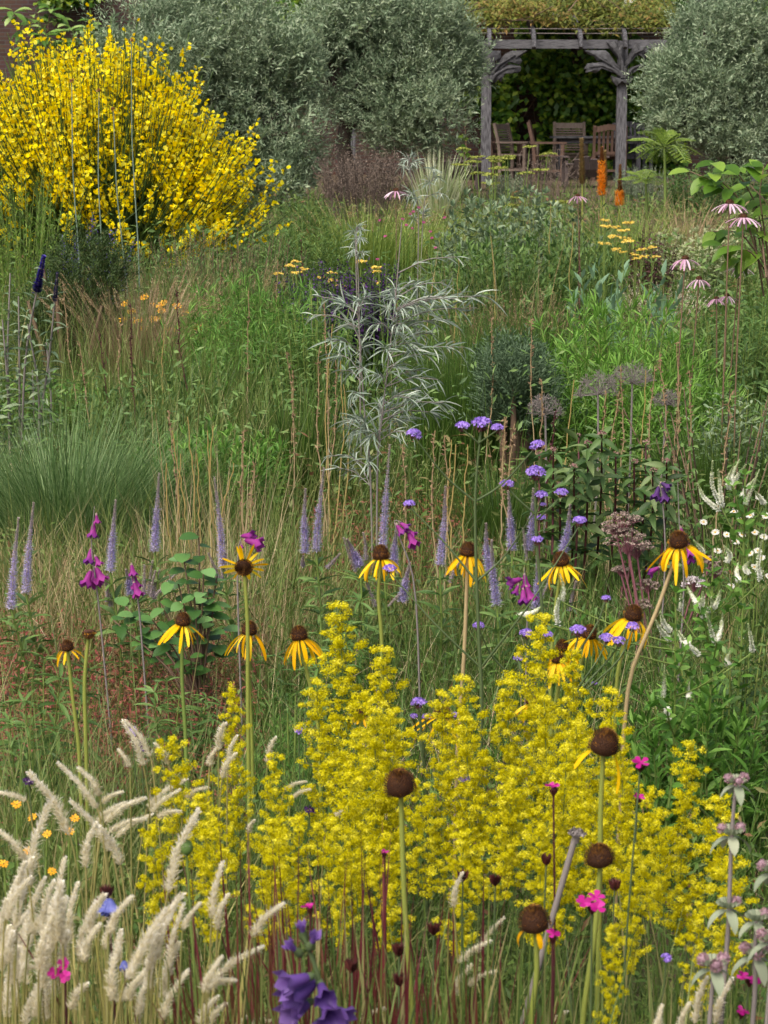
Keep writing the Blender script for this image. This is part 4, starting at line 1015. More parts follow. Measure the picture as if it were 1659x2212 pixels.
# pale coneflowers at the right
def pink_cone(label, u, v, ub, D, r):
    o = GP(ub, D); root = thing("pale_coneflower", label, "flower", o, "pale pink coneflowers"); e = P(u, v, D) - o
    S = line3([[0, 0, 0], e * .5 + [U(-.02, .02), 0, 0], e], 14); g = G(); tubes(g, S, .003, 5); g.build("stem", M("pinkish_stem", ['#5d5240', '#75604c', '#6a6c46'], .6) if "pinkish_stem" not in MATS else MATS["pinkish_stem"], root)
    R = r / PX(D); g = G(); dome_florets(g, e, [0, 0, 1], R * .42, R * .42, 160, R * .16, wz=.5, th=.6); lathe(g, [(R * .4, 0), (R * .38, R * .2), (R * .22, R * .36), (.0005, R * .42)], 10, e, t=.3); g.build("cone", mCone, root)
    n = 15; a = np.arange(n) * 6.283 / n + U(-.1, .1, n); g = G()
    blades(g, e + np.stack([np.cos(a), np.sin(a), a * 0], -1) * R * .35, a, R * 1.7 * U(.85, 1.1, n), R * .22, U(1.6, 2.0, n), U(.5, .9, n), 4, prof=[.6, 1, 1, 1, .5]); g.build("petals", mPale, root)
for a in [("pale pink coneflower above the tall grass, left of the pergola post", 855, 413, 858, 14, 16), ("pale pink coneflower below the brown foxtail lily", 1248, 424, 1255, 13, 13), ("pale pink coneflower upper of the pair among the bright leaves at the right", 1576, 440, 1576, 8.2, 22), ("pale pink coneflower lower of the pair among the bright leaves at the right", 1606, 470, 1608, 8.0, 21),
          ("pale pink coneflower beside the creamy grass plumes", 1480, 560, 1482, 8.6, 20), ("white-pink open coneflower below the creamy grass plumes", 1510, 604, 1515, 8.8, 17), ("pale coneflower half hidden behind the bright leaves, lowest of them", 1597, 578, 1590, 9, 17), ("small faded coneflower, left one of two leaning at the right", 1548, 646, 1552, 9, 14), ("small faded coneflower, right one of two leaning at the right", 1570, 640, 1572, 9, 14)]:
    pink_cone(*a)
grass("cream_plume_grass", "creamy plumed grass leaning beside the pale coneflowers", "grass clump", 1445, 13, 50, 590, 160, .005, mFawn, .5, .9, heads=50, mhead=mCream, hlen=.16)
dots("pink_knautia", "small magenta dots of knautia in front of the tall fresh grass", "flower clump", [(905, 448), (886, 462), (893, 457), (870, 473), (878, 486), (930, 500), (933, 514), (890, 493), (832, 510), (915, 480), (960, 470), (820, 476), (815, 560), (940, 535)], 11, 880, M("crimson_dot", ['#5a1038', '#8a2060', '#a83a80'], .6, .2), .0085, None, 10)
dots("wild_daisies", "white daisy-like flowers with yellow centres at the right edge", "flower clump", [(1520, 1128), (1620, 1113), (1610, 1080), (1640, 1075), (1600, 1122), (1585, 1105), (1545, 1150), (1570, 1155), (1603, 1155), (1630, 1150), (1650, 1160), (1637, 1190), (1620, 1195), (1645, 1205), (1640, 1235), (1655, 1115), (1660, 1245), (1590, 1170), (1630, 1225), (1550, 1190), (1600, 1380), (1580, 1265)], 6.2, 1610, mWhite, .0105, M("daisy_yellow", ['#d9a010', '#f0c020'], .6), 16)
# ------------------------------------------------------------------ lavender spikes, D 5-6
def veronicastrum(label, spikes, D, ub, group="lavender spires"):
    """spikes: (tip u, tip v, base u, base v, main?)"""
    o = GP(ub, D); root = thing("lavender_spire", label, "flower", o, group); gs, gl = G(), G()
    main = P(spikes[0][2], spikes[0][3], D) - o
    S = line3([[0, 0, 0], main * .5 + [.01, 0, 0], main], 16); tubes(gs, S, .0032, 5)
    stemleaves(gl, S[None], 7, leaf(3, 'lance', .6, .3), .085, .017, 1.1, .2, .9, .2, 5)
    for k, (u, v, bu, bv) in enumerate(spikes):
        a = P(u, v, D) - o; b = P(bu, bv, D) - o
        if k: tubes(gs, line3([main - [0, 0, .03], (main + b) / 2 + [0, 0, -.015], b], 6), .0015, 4)
        mid = (a + b) / 2 + [U(-.006, .006), 0, 0]; Sp = line3([b, mid, a], 14)
        big = k == 0 or (np.linalg.norm(a - b) > .1)
        g = G(); tubes(g, Sp, np.linspace(.0022, .001, 14), 4, .9)
        spike_florets(g, Sp, 0, 1, 760 if big else 260, .0135 if big else .008, .0032, .0075, 1.25, wz=.5, t0=.05 if big else .7, t1=1., tj=.1)
        if big: spike_florets(g, Sp, 0, .55, 300, .018, .012, .0045, 1.4, wz=.35, t0=.0, t1=.2)
        g.build("flower_spike", mLav, root)
    gs.build("stem", mStem, root); gl.build("foliage", mForb, root)
V = [("leftmost lavender spire, tall and thick at the left edge", [(40, 1118, 24, 1315)], 5.6),
     ("lavender spire right beside the leftmost one", [(73, 1085, 56, 1282)], 5.7),
     ("lavender spire with grey tip right of the upper magenta bells", [(250, 1080, 238, 1235), (232, 1240, 232, 1300), (225, 1255, 240, 1310)], 5.7),
     ("tall lavender spire standing alone before the fountain grass", [(344, 1022, 334, 1192), (330, 1210, 320, 1285), (345, 1230, 330, 1295)], 5.8),
     ("small bunch of thin spires left of the broad-leaved sapling", [(272, 1230, 284, 1285), (312, 1220, 310, 1285), (336, 1232, 328, 1290), (384, 1235, 330, 1292)], 5.7),
     ("lavender spire leaning left, behind the downturned yellow flower", [(463, 1030, 482, 1228), (450, 1195, 475, 1255), (488, 1195, 480, 1250)], 5.8),
     ("lavender spire above the thin grey spires left of centre", [(700, 1010, 683, 1192), (655, 1200, 655, 1225), (660, 1055, 660, 1195)], 5.9),
     ("tallest lavender spire, in the middle at the foot of the silver wormwood", [(842, 960, 826, 1190), (858, 1130, 850, 1235)], 5.9),
     ("lavender spire left of the tall purple verbena stem", [(962, 1050, 950, 1222), (1000, 1200, 970, 1260)], 5.8),
     ("thin grey-tipped spires around the central yellow coneflower", [(750, 1165, 778, 1225), (742, 1160, 770, 1235), (785, 1150, 790, 1210), (735, 1195, 705, 1228), (885, 1215, 868, 1300), (838, 1310, 880, 1270), (790, 1240, 812, 1310)], 5.7),
     ("lavender spire beside the right branch of the verbena", [(1098, 1060, 1106, 1190), (1050, 1130, 1060, 1240)], 5.8),
     ("lavender spire close behind the second verbena stem", [(1152, 1055, 1142, 1190), (1130, 1140, 1140, 1210)], 5.9),
     ("lavender spire reaching low behind the two magenta bells", [(1062, 1165, 1074, 1308)], 5.6),
     ("thin grey spires left of the right-hand drooping yellow flowers", [(1232, 1090, 1215, 1195), (1245, 1255, 1230, 1320), (1160, 1200, 1158, 1315), (1190, 1230, 1170, 1290)], 5.7)]
for lab, sp, D in V: veronicastrum(lab, sp, D, sp[0][2] + U(-10, 10))

# ------------------------------------------------------------------ magenta bells (angel's fishing rods)
BELL_P = np.array([(.0006, 0), (.10, .05), (.19, .25), (.22, .5), (.27, .75), (.40, .95), (.5, 1.03)])
def bell(g, c, axis, L, t=.5, w=1.):
    k = 12; n = len(BELL_P); a = np.arange(k) * 2 * pi / k
    z = nrm(np.asarray(axis, float)); x = nrm(np.cross(z, [.1, .9, .2])); y = np.cross(z, x)
    r = BELL_P[:, 0, None] * w * (1 + (np.arange(n) >= 4)[:, None] * .18 * np.cos(a * 3)[None]) * L
    h = BELL_P[:, 1, None] * L * (1 + (np.arange(n) >= 5)[:, None] * .12 * np.cos(a * 6)[None])
    Vv = r[..., None] * (np.cos(a)[:, None] * x + np.sin(a)[:, None] * y) + h[..., None] * z
    idx = np.arange(n * k).reshape(n, k); A = idx[:-1]; B = idx[1:]
    g.add((Vv + np.asarray(c)).reshape(-1, 3), np.stack([A, np.roll(A, -1, 1), np.roll(B, -1, 1), B], -1).reshape(-1, 4), np.clip(np.repeat(np.linspace(.1, .8, n), k) * .9 + t * .3, 0, 1))
def dierama(label, path, bells, D, ub, mat=mMag):
    o = GP(ub, D); root = thing("angels_fishing_rod", label, "flower", o, "magenta bell flowers")
    S = line3([[0, 0, 0]] + [P(u, v, D) - o for u, v in path], 18); g = G(); tubes(g, S, np.linspace(.0028, .0008, 18), 4); g.build("stem", mGreyStem, root)
    for u, v, ax, L in bells:
        c = P(u, v, D + U(-.02, .02)) - o; g = G(); bell(g, c, ax, L * .88 / PX(D), U(0, 1), .9); bl = g.build("bell_flower", mat, root)
        g = G(); lathe(g, [(.0005, -.003), (.0035, 0), (.003, .006), (.001, .009)], 6, c, ax, .5); g.build("bract", mGreyBr, bl)
dierama("hanging string of magenta bells at the left, largest at the bottom", [(212, 1290), (196, 1180), (204, 1093)], [(203, 1130, (-.1, -.3, -1), 34), (208, 1110, (.1, -.2, -1), 22), (197, 1185, (-.15, -.4, -1), 36), (205, 1200, (.5, -.3, -1), 26), (196, 1232, (-.35, -.5, -1), 40), (203, 1230, (.15, -.6, -1), 42), (207, 1225, (.55, -.3, -1), 38)], 5.2, 215)
dierama("two narrow purple-magenta bells hanging beside the thin spires at the left", [(300, 1300), (286, 1235), (285, 1216)], [(288, 1240, (.25, -.2, -1), 34), (284, 1218, (.15, -.2, -1), 28), (289, 1258, (.4, -.4, -1), 36)], 5.2, 300)
dierama("open magenta bell held sideways above the downturned yellow flower", [(512, 1250), (515, 1180), (522, 1160)], [(520, 1158, (1, -.4, .1), 34), (528, 1166, (1, -.3, -.25), 44), (520, 1172, (.2, -.5, -1), 14)], 5.1, 510)
dierama("drooping magenta bells right of the central yellow coneflower", [(900, 1250), (858, 1150), (850, 1122), (868, 1128)], [(862, 1128, (.8, -.2, -.5), 26), (872, 1138, (.7, -.3, -.7), 34), (882, 1150, (.4, -.5, -.8), 38), (856, 1132, (.6, -.2, -.9), 28)], 5.2, 915)
dierama("cluster of deep magenta bells hanging near the second verbena", [(1140, 1330), (1135, 1260), (1133, 1226)], [(1128, 1250, (-.9, -.4, -.2), 36), (1130, 1272, (.0, -.5, -1), 36), (1120, 1262, (-.4, -.3, -1), 26), (1137, 1266, (.4, -.3, -1), 38), (1133, 1240, (.1, -.3, -1), 34)], 5.0, 1145)
dierama("purple bells hidden behind the upper right yellow coneflower", [(1480, 1260), (1468, 1150), (1464, 1040)], [(1470, 1138, (.2, -.2, -1), 26), (1484, 1172, (.3, -.3, -1), 34), (1488, 1190, (.2, -.4, -1), 30), (1425, 1225, (-1, -.2, -.5), 30)], 5.0, 1480)
dierama("dark violet bells above the joe pye weed at the right", [(1440, 1200), (1430, 1060), (1422, 1045), (1438, 1040)], [(1424, 1050, (-.3, -.4, -.8), 34), (1430, 1052, (.2, -.4, -1), 36), (1427, 1042, (.5, -.3, -.3), 26)], 5.9, 1445, mDkPurple)

# ------------------------------------------------------------------ yellow drooping coneflowers
def rudbeckia(label, u, v, ub, vb, D, r, npet=14, pl=1.9, lean0=1.45, cur=1.2, kind='full', axis=None, stem=None, cone=1.0, ubase=None):
    """u,v: middle of the cone's foot; r: cone radius in pixels"""
    o = GP(ub, D); o = np.array(o); root = thing("yellow_coneflower", label, "flower", o, "drooping yellow coneflowers")
    e = P(u, v, D) - o; ax = nrm(np.asarray(axis if axis is not None else (U(-.16, .16), U(-.16, .1), 1), float)); R = r / PX(D)
    if vb: m = P(ub, vb, D); S = line3([[(m[0] - o[0]) + (m[0] - P(u, v, D)[0]) * .15, 0, 0], m - o, (m - o) * .45 + e * .55 + [U(-.008, .008), 0, 0], e], 18)
    else: S = line3([[0, 0, 0], e * .5 + [U(-.015, .015), 0, 0], e], 18)
    g = G(); tubes(g, S, np.linspace(.0042, .0034, 18), 7); g.build("stem", stem or mStemY, root)
    Hc = R * 1.55 * cone; g = G()
    lathe(g, [(.001, -R * .25), (R * .6, -R * .12), (R * .98, R * .12), (R * 1.0, Hc * .35), (R * .86, Hc * .65), (R * .55, Hc * .9), (.0006, Hc)], 16, e, ax, [.3, .3, .25, .2, .25, .35, .45])
    n = 420; q = (np.arange(n) + .5) / n; a = np.arange(n) * 2.39996
    z = ax; x = nrm(np.cross(z, [.3, .9, .1])); y = np.cross(z, x)
    rr = np.interp(q, [0, .3, .55, .8, 1], [R * .96, R * 1.0, R * .86, R * .55, R * .05]); hh = np.interp(q, [0, .3, .55, .8, 1], [R * .05, Hc * .35, Hc * .65, Hc * .9, Hc])
    out = np.cos(a)[:, None] * x + np.sin(a)[:, None] * y; p = e + out * rr[:, None] + hh[:, None] * z
    d = out * (1 - q * .7)[:, None] + z * (.25 + q)[:, None]
    t = np.where((q > .12) & (q < .42) & (U(0, 1, n) < (.6 if kind == 'full' else .25)), U(.85, 1, n), U(.0, .6, n) + .25 * (q > .5))
    scatter(g, RH, p, d, z + out * .2, R * .34 * U(.7, 1.2, n), R * .15, np.clip(t, 0, 1)); g.build("cone", mCone, root)
    if npet:
        npet = int(npet * 1.25) if npet > 8 else npet; a = np.arange(npet) * 6.283 / npet + U(-.14, .14, npet); drop = U(0, 1, npet) < .1; a = a[~drop] if npet > 8 else a; npet = len(a); L = R * pl * 1.26 * U(.65, 1.15, npet) * U(.92, 1.05)
        g = G(); b = np.stack([np.cos(a), np.sin(a), a * 0], -1) * R * .85
        Pn_l = U(-.22, .22, npet)
        blades(g, b, a, L, R * .54 * U(.55, 1.2, npet), lean0 + .62 + Pn_l, cur * .8 * U(.1, 1.6, npet), 7, prof=[.45, .8, 1, 1, 1, .95, .8, .4])
        b2 = g.v[0]; loc = b2[:, 0:1] * x + b2[:, 1:2] * y + b2[:, 2:3] * z + e; g.v[0] = loc
        g.build("petals", mPet, root)
    return root
TAN = mStemT
rudbeckia("yellow coneflower right of centre-left with full skirt, before the tallest lavender spire", 823, 1208, 826, 1385, 4.2, 18, 15, 2.4, 1.5, 1.0)
rudbeckia("small yellow coneflower with few curled petals at the left edge", 146, 1404, 172, 1620, 4.1, 13, 7, 2.6, 1.5, 1.3)
rudbeckia("yellow coneflower with petals spread wide over the broad-leaved sapling", 394, 1350, 402, 1600, 4.1, 16, 11, 3.4, 1.55, .55, stem=mStem)
rudbeckia("yellow coneflower crossed by the green stem of the downturned flower", 538, 1370, 545, 1600, 4.35, 17, 15, 2.9, 1.6, 1.1)
rudbeckia("yellow coneflower with tidy drooping skirt at the left tip of the bedstraw", 648, 1382, 690, 1560, 4.1, 18, 15, 2.9, 1.65, 1.0)
rudbeckia("yellow coneflower turned face down towards us, petals folded up", 527, 1222, 535, 1500, 4.0, 17, 12, 1.9, 1.5, -.5, axis=(.0, -.95, -.45), cone=.6)
rudbeckia("spent brown coneflower seen from behind on a pale green stem at the left", 192, 1362, 186, 1610, 4.0, 14, 0, axis=(.1, -.2, -1), kind='spent', cone=.7)
rudbeckia("yellow coneflower on a tan stem just left of the tall verbena stem", 1010, 1200, 985, 1650, 4.0, 17, 17, 3.1, 1.6, 1.1, stem=TAN)
rudbeckia("yellow coneflower behind the second verbena and white melilot", 1214, 1220, 1190, 1420, 4.5, 17, 15, 2.9, 1.65, 1.0)
rudbeckia("uppermost right yellow coneflower, on a thick slanting tan stem", 1467, 1180, 1350, 1476, 3.9, 20, 19, 3.0, 1.5, 1.2, stem=TAN)
rudbeckia("yellow coneflower with a violet verbena head against its petals", 1366, 1338, 1330, 1470, 4.2, 19, 16, 2.6, 1.55, 1.2)
rudbeckia("yellow coneflower spread beneath two verbena heads right of centre", 1271, 1378, 1225, 1560, 4.2, 17, 16, 3.1, 1.5, .9)
rudbeckia("yellow coneflower tucked behind the tall bedstraw plume, upper of two", 1215, 1405, 1200, 1560, 4.3, 14, 13, 3.1, 1.6, .9)
rudbeckia("yellow coneflower tucked behind the tall bedstraw plume, lower of two", 1205, 1430, 1190, 1560, 4.15, 14, 12, 3.3, 1.55, .8)
rudbeckia("yellow coneflower mostly hidden by bedstraw in the middle, only petals showing", 955, 1548, 960, 1700, 3.9, 17, 15, 3.4, 1.5, .8, cone=.7)
rudbeckia("small yellow coneflower peeping through the main bedstraw plume", 779, 1546, 785, 1700, 4.3, 13, 9, 1.6, 1.5, 1.0)
rudbeckia("yellow petals peeping right of the verbena stem behind the bedstraw", 1150, 1522, 1155, 1700, 4.2, 15, 13, 2.7, 1.5, .8, cone=.6)
rudbeckia("large spent cone with two limp orange petals above the right bedstraw", 1303, 1625, 1296, 1880, 3.0, 31, 2, 2.3, 1.75, 1.0, kind='spent')
rudbeckia("large spent brown cone on a long yellow-green stem in the middle", 866, 1712, 893, 2212, 2.8, 31, 0, kind='spent')
rudbeckia("large spent brown cone in front of a thick stem at the lower right", 1297, 1868, 1255, 2212, 2.75, 30, 0, kind='spent', cone=.9)
rudbeckia("round dark cone with a curled yellow petal at the bottom right", 1157, 2008, 1145, 2212, 2.7, 31, 3, 1.3, 1.5, 1.6, kind='spent', cone=1.05)

def spent_stem():
    D = 2.9; o = GP(1150, D); root = thing("withered_flower", "grey dead stem with a withered flat head slanting at the lower right", "stem", o); e = P(1245, 1800, D) - o
    b = P(1154, 2119, D) - o; S = line3([b - (e - b) * .9, b, e], 14); S[0] = [S[0][0], 0, 0] if S[0][2] > 0 else S[0]
    g = G(); tubes(g, S, .0045, 7); g.build("stem", mGreyStem, root)
    g = G(); dome_florets(g, e, [.1, 0, 1], .012, .004, 140, .007); lathe(g, [(.0035, -.014), (.006, -.004), (.011, .001), (.0005, .003)], 10, e, t=.6); g.build("flower_head", mGreyStem, root)
spent_stem()

# ------------------------------------------------------------------ purple verbena
def verbena(label, stem, branches, heads, D, r=17):
    o = GP(stem[-1][0], D); root = thing("purple_verbena", label, "flower", o); g = G()
    pp = [P(u, v, D) - o for u, v in stem]; pp = pp + [np.array([0, 0, 0.])] ; S = line3(pp, 22); tubes(g, S, np.linspace(.0018, .0042, 22), 5)
    for br in branches: tubes(g, line3([P(u, v, D + (U(-.04, .04) if i else 0)) - o for i, (u, v) in enumerate(br)], 10), np.linspace(.0022, .0012, 10), 4)
    g.build("stem", mVerbStem, root)
    for (u, v, k) in heads:
        e = P(u, v, D) - o; R = r * k / PX(D)
        g = G(); dome_florets(g, e, [0, -.15, 1], R * 1.05, R * .7, 190, R * .3, PETAL, 1.0, 0); 
        n = 60; d = sphdir(n); d[:, 2] = -np.abs(d[:, 2]); q = e + d * np.array([.8, .8, .55]) * R * U(.3, 1, (n, 1)) ; scatter(g, RH, q, d * .4 + [0, 0, -1], d, R * .45, R * .16, m=1)
        g.build("flower_cluster", [mVerb, mCalyx], root)
verbena("tall purple verbena, its single dark stem rising through the middle of the picture", [(1040, 925), (1031, 1000), (1025, 1083), (1029, 1256), (1037, 1441), (1042, 1500)],
        [[(1034, 958), (1000, 928)], [(1033, 958), (1074, 930)], [(1025, 1083), (960, 1030), (896, 945)], [(1026, 1083), (1085, 1050), (1149, 975), (1163, 962)], [(1029, 1256), (960, 1170), (884, 1095)], [(1030, 1256), (1090, 1205), (1154, 1106)], [(1037, 1441), (940, 1350), (843, 1238)], [(1040, 1441), (1150, 1300), (1252, 1135)], [(1034, 958), (1040, 925)]],
        [(999, 922, .85), (1040, 918, 1.2), (1074, 926, .75), (894, 938, .85), (903, 946, .5), (1162, 962, .8), (1152, 968, .5), (884, 1090, .7), (842, 1230, .8), (1252, 1127, .85)], 3.95)
verbena("second purple verbena right of the tall stem, with heads at several heights", [(1157, 1030), (1156, 1110), (1161, 1200), (1172, 1326), (1182, 1480)],
        [[(1157, 1112), (1120, 1080), (1095, 1052)], [(1157, 1112), (1170, 1075)], [(1158, 1125), (1190, 1095), (1213, 1070)], [(1160, 1180), (1162, 1170)]],
        [(1157, 1024, 1.2), (1095, 1048, .85), (1169, 1071, .8), (1213, 1066, .8), (1173, 1091, .4), (1169, 1120, .6), (1161, 1168, .75)], 4.0)
verbena("small purple verbena mingled with the yellow coneflowers at the right", [(1250, 1370), (1235, 1430), (1215, 1530), (1200, 1640)],
        [[(1235, 1430), (1290, 1350), (1308, 1297)], [(1215, 1530), (1290, 1430), (1310, 1384)], [(1215, 1530), (1320, 1420), (1340, 1388)], [(1215, 1530), (1340, 1430), (1366, 1358)]],
        [(1309, 1294, .6), (1248, 1364, 1.0), (1310, 1381, .9), (1338, 1386, .8), (1367, 1355, .8), (1284, 1477, .35)], 3.85)
verbena("short purple verbena just right of the tall stem behind the bedstraw plume", [(1137, 1375), (1140, 1430), (1150, 1500), (1160, 1640)],
        [[(1150, 1500), (1176, 1420), (1184, 1378)], [(1150, 1500), (1125, 1450), (1119, 1426)], [(1150, 1500), (1060, 1420), (1034, 1356)]],
        [(1137, 1370, .85), (1184, 1373, .65), (1119, 1423, .6), (1034, 1353, .7)], 4.0)
verbena("low purple verbena heads among the middle bedstraw plumes", [(904, 1522), (908, 1560), (915, 1640), (925, 1760)], [[(915, 1640), (897, 1570), (894, 1550)], [(915, 1640), (920, 1580), (920, 1552)], [(915, 1640), (970, 1580), (984, 1546)]],
        [(904, 1520, .95), (894, 1548, .5), (921, 1550, .6), (984, 1545, .5)], 3.8)
verbena("lone violet head showing between two bedstraw plumes", [(1005, 1690), (1012, 1740), (1015, 1800), (1020, 1900)], [], [(1005, 1685, .8)], 3.6)

# ------------------------------------------------------------------ bedstraw
def bedstraw_plume(Hh, W, n, seed, z0=.5):
    """stem and panicle meshes of one upright plume Hh tall with flowers on its upper part, W wide"""
    r = np.random.default_rng(seed); gs, gf = G(), G()
    S = line3([[0, 0, 0], [.012, .01, Hh * .5], [r.uniform(-.02, .02), 0, Hh]], 16); tubes(gs, S, np.linspace(.0026, .0012, 16), 4)
    stemleaves(gs, S[None], 22, RH, .028, .003, 1.2, .08, .6, .1, 8)
    nb = int(40 * (1 - z0) / .5)
    for k in range(nb):
        f = k / (nb - 1); s = z0 + (1 - z0) * f; p = along(S[None], np.array([[s]]))[0][0, 0]
        wl = W * .5 * (1 - f) ** .6 * min(1, .55 + f) * r.uniform(.45, 1.15) + .012; az = k * 2.4 + r.uniform(-.5, .5)
        B = arc(p, az, wl * 1.15, .7, r.uniform(.1, .6), 8)[0]; tubes(gs, B, .0007, 3)
        nc = max(2, int(wl / .0135))
        for j in range(nc):
            q0 = (j + .6) / nc; c = along(B[None], np.array([[.12 + .88 * q0]]))[0][0, 0] + r.normal(0, .006, 3); m = int(88 * r.uniform(.5, 1.25)); rad = .0105 * r.uniform(.7, 1.3)
            d0 = nrm(r.normal(0, 1, (m, 3))); q = c + d0 * np.array([1.2, 1.2, .8]) * rad * r.uniform(.3, 1.15, (m, 1))
            up = nrm(d0 + [0, 0, .5] + r.normal(0, .4, (m, 3))); d = nrm(r.normal(0, 1, (m, 3))); d = nrm(d - (d * up).sum(1, keepdims=True) * up); tt = np.clip(r.uniform(.2, .8) + r.normal(0, .2, m), 0, 1)
            for a in (0, 1):
                dd = d if a == 0 else np.cross(up, d); scatter(gf, RH, q - dd * .0025, dd + up * .1, up, .0056, .0029, tt)
    return gs.mesh("bedstraw_stem", mStemG), gf.mesh("bedstraw_flowers", mBed)
mStemG = M("bedstraw_green", ['#4d6a30', '#6b8440', '#86964a'], .6, .1)
BED = [bedstraw_plume(1.0, w_, n_, s_) for w_, n_, s_ in ((.26, 0, 1), (.30, 0, 2), (.22, 0, 3), (.28, 0, 4), (.25, 0, 6))] + [bedstraw_plume(1.0, w_, 0, s_, .68) for w_, s_ in ((.24, 11), (.28, 12), (.21, 13), (.26, 14), (.23, 15))]
def bedstraw(u, v, D, k, label, wx=1.0, tilt=0.):
    o = GP(u - tilt * 60, D); h = H(u, v, D); root = thing("yellow_bedstraw", label, "flower", o, "yellow bedstraw plumes", U(0, 6.28)); sc = (h * 1.05 * wx, h * 1.05 * wx, h)
    root.scale = sc; root.rotation_euler = (U(-.05, .05), tilt * .2 + U(-.03, .03), U(0, 6.28))
    for nm, me in zip(("stem", "flowers"), BED[k % 5 + (5 if D < 3.28 else 0)]):
        c = bpy.data.objects.new(nm, me); COL.objects.link(c); c.parent = root
crowd = "acid yellow bedstraw plume crowded inside the large foreground mass"
for u, v, D, lab, wx in [(745, 1322, 3.75, "tallest bedstraw plume, its tip just below the central yellow coneflower", 1.0), (1160, 1332, 3.75, "tall bedstraw plume rising in front of the second verbena", .95), (512, 1488, 3.6, "slender bedstraw plume standing apart at the left, behind the cream grass", .72),
                     (1330, 1500, 3.5, "bedstraw plume under the slanting tan stem, right of the mass", .9), (1262, 1405, 3.7, "bedstraw plume below the coneflower with two verbena heads", .85), (955, 1488, 3.65, "narrow bedstraw plume beneath the tan-stemmed coneflower", .85), (395, 1612, 3.25, "low bedstraw plume furthest left among the cream grass heads", .8),
                     (840, 1400, 3.7, "bedstraw plume touching the tallest one on its right", 1.0), (1478, 1605, 3.3, "loose bedstraw plume at the right edge of the mass", .8), (1640, 1715, 3.2, "bedstraw plume at the right edge of the picture behind the woolly stems", .95), (1340, 2005, 2.75, "short small bedstraw plume low at the bottom right", .55), (345, 1768, 3.1, "short bedstraw plume at the left behind the green seed head", .8),
                     (1600, 1960, 2.9, "low bedstraw plume between the woolly stems at the bottom right", .8), (1055, 1475, 3.6, "bedstraw plume directly before the foot of the tall verbena stem", .95)]:
    bedstraw(u, v, D, int(u) % 5, lab, wx, U(-.3, .3))
for u, v, D in [(690, 1470, 3.65), (800, 1530, 3.55), (880, 1560, 3.5), (1010, 1570, 3.5), (1110, 1490, 3.65), (1200, 1520, 3.5), (1395, 1600, 3.4), (1230, 1620, 3.3), (720, 1600, 3.4), (640, 1760, 3.22), (560, 1650, 3.3), (480, 1720, 3.2), (770, 1680, 3.25), (930, 1690, 3.25), (1040, 1690, 3.25), (1130, 1660, 3.26), (1320, 1720, 3.15),
                (1430, 1720, 3.2), (1390, 1830, 3.0), (980, 1800, 3.05), (860, 1800, 3.05), (1180, 1800, 3.0), (740, 1790, 3.05), (560, 1790, 3.05), (430, 1790, 3.05), (1280, 1570, 3.45), (1500, 1760, 3.15), (1620, 1850, 3.0)]:
    bedstraw(u, v, D, int(u + v) % 5, crowd, U(.75, .95), U(-.3, .3))

# ------------------------------------------------------------------ cream feather grass heads
def plume_mesh(L, seed):
    g = G(); S = line3([[0, 0, 0], [.002, 0, L * .5], [.020, 0, L * .98]], 14); tubes(g, S, .0012, 4, .4)
    spike_florets(g, S, 0, 1, 280, .0108, .0065, .011, .45, SM, .34, t0=.45, t1=.85, tj=.3); spike_florets(g, S, .0, .9, 110, .017, .010, .010, .65, SM, .26, t0=.5, t1=.8, tj=.25)
    return g.mesh("plume", mCream)
PLM = [plume_mesh(1 * .12, s) for s in range(5)]
def feather_clump(label, D, ub, heads):
    """heads: (tip u, tip v, base u, base v)"""
    o = GP(ub, D); root = thing("feather_grass", label, "grass clump", o, "cream feather grass"); gs = G()
    for (u, v, bu, bv) in heads:
        d1 = D + U(-.18, .18); a = P(u, v, d1) - o; b = P(bu, bv, d1) - o; ax = a - b; L = np.linalg.norm(ax) * 1.12
        c = bpy.data.objects.new("seed_head", PLM[rng.integers(0, 5)]); COL.objects.link(c); c.parent = root
        c.location = b; c.rotation_mode = 'QUATERNION'; zz = nrm(ax + nrm(np.array([-ax[0], 0, 0.])) * .12 * L); hx = np.array([ax[0] if abs(ax[0]) > .01 else .01, U(-.02, .02), 0]); yy = nrm(np.cross(zz, hx)); xx = np.cross(yy, zz); c.rotation_quaternion = Matrix(np.stack([xx, yy, zz], 1).tolist()).to_quaternion() ; k = L / .125; c.scale = (min(1.1, .45 + .55 * k) * U(.8, 1.1),) * 2 + (k,)
        f = np.array([b[0] - ax[0] * 1.2 + U(-.03, .03), b[1], -.02]); f[0] = np.clip(f[0], -.4, .4)
        tubes(gs, line3([f, (f + b) / 2 + [-ax[0] * .25, 0, ax[2] * .15], b - ax * .1, b + ax * .05], 12), .0012, 4, U(0, 1))
    n = 60; b = np.c_[disc(n, .14), np.zeros(n)]; blades(gs, b, U(0, 6.28, n), U(.25, .5, n), .004, U(0, .5, n), U(.2, 1.2, n), 5); gs.build("stem", M("straw_green", ['#8d8a50', '#a8a066', '#7f8a4a'], .6, .2) if "straw_green" not in MATS else MATS["straw_green"], root)
def more(n, u0, u1, v0, v1):
    out = []
    for _ in range(n):
        u, v = U(u0, u1), U(v0, v1); L = U(65, 135); a = rng.normal(.22, .3); out.append((u, v, u - sin(a) * L, v + cos(a) * L))
    return out
Z7 = lambda a: [(x / 2, 1659 + y / 2, bx / 2, 1659 + by / 2) for x, y, bx, by in a]
Z5 = lambda a: [(x / 2, 1106 + y / 2, bx / 2, 1106 + by / 2) for x, y, bx, by in a]
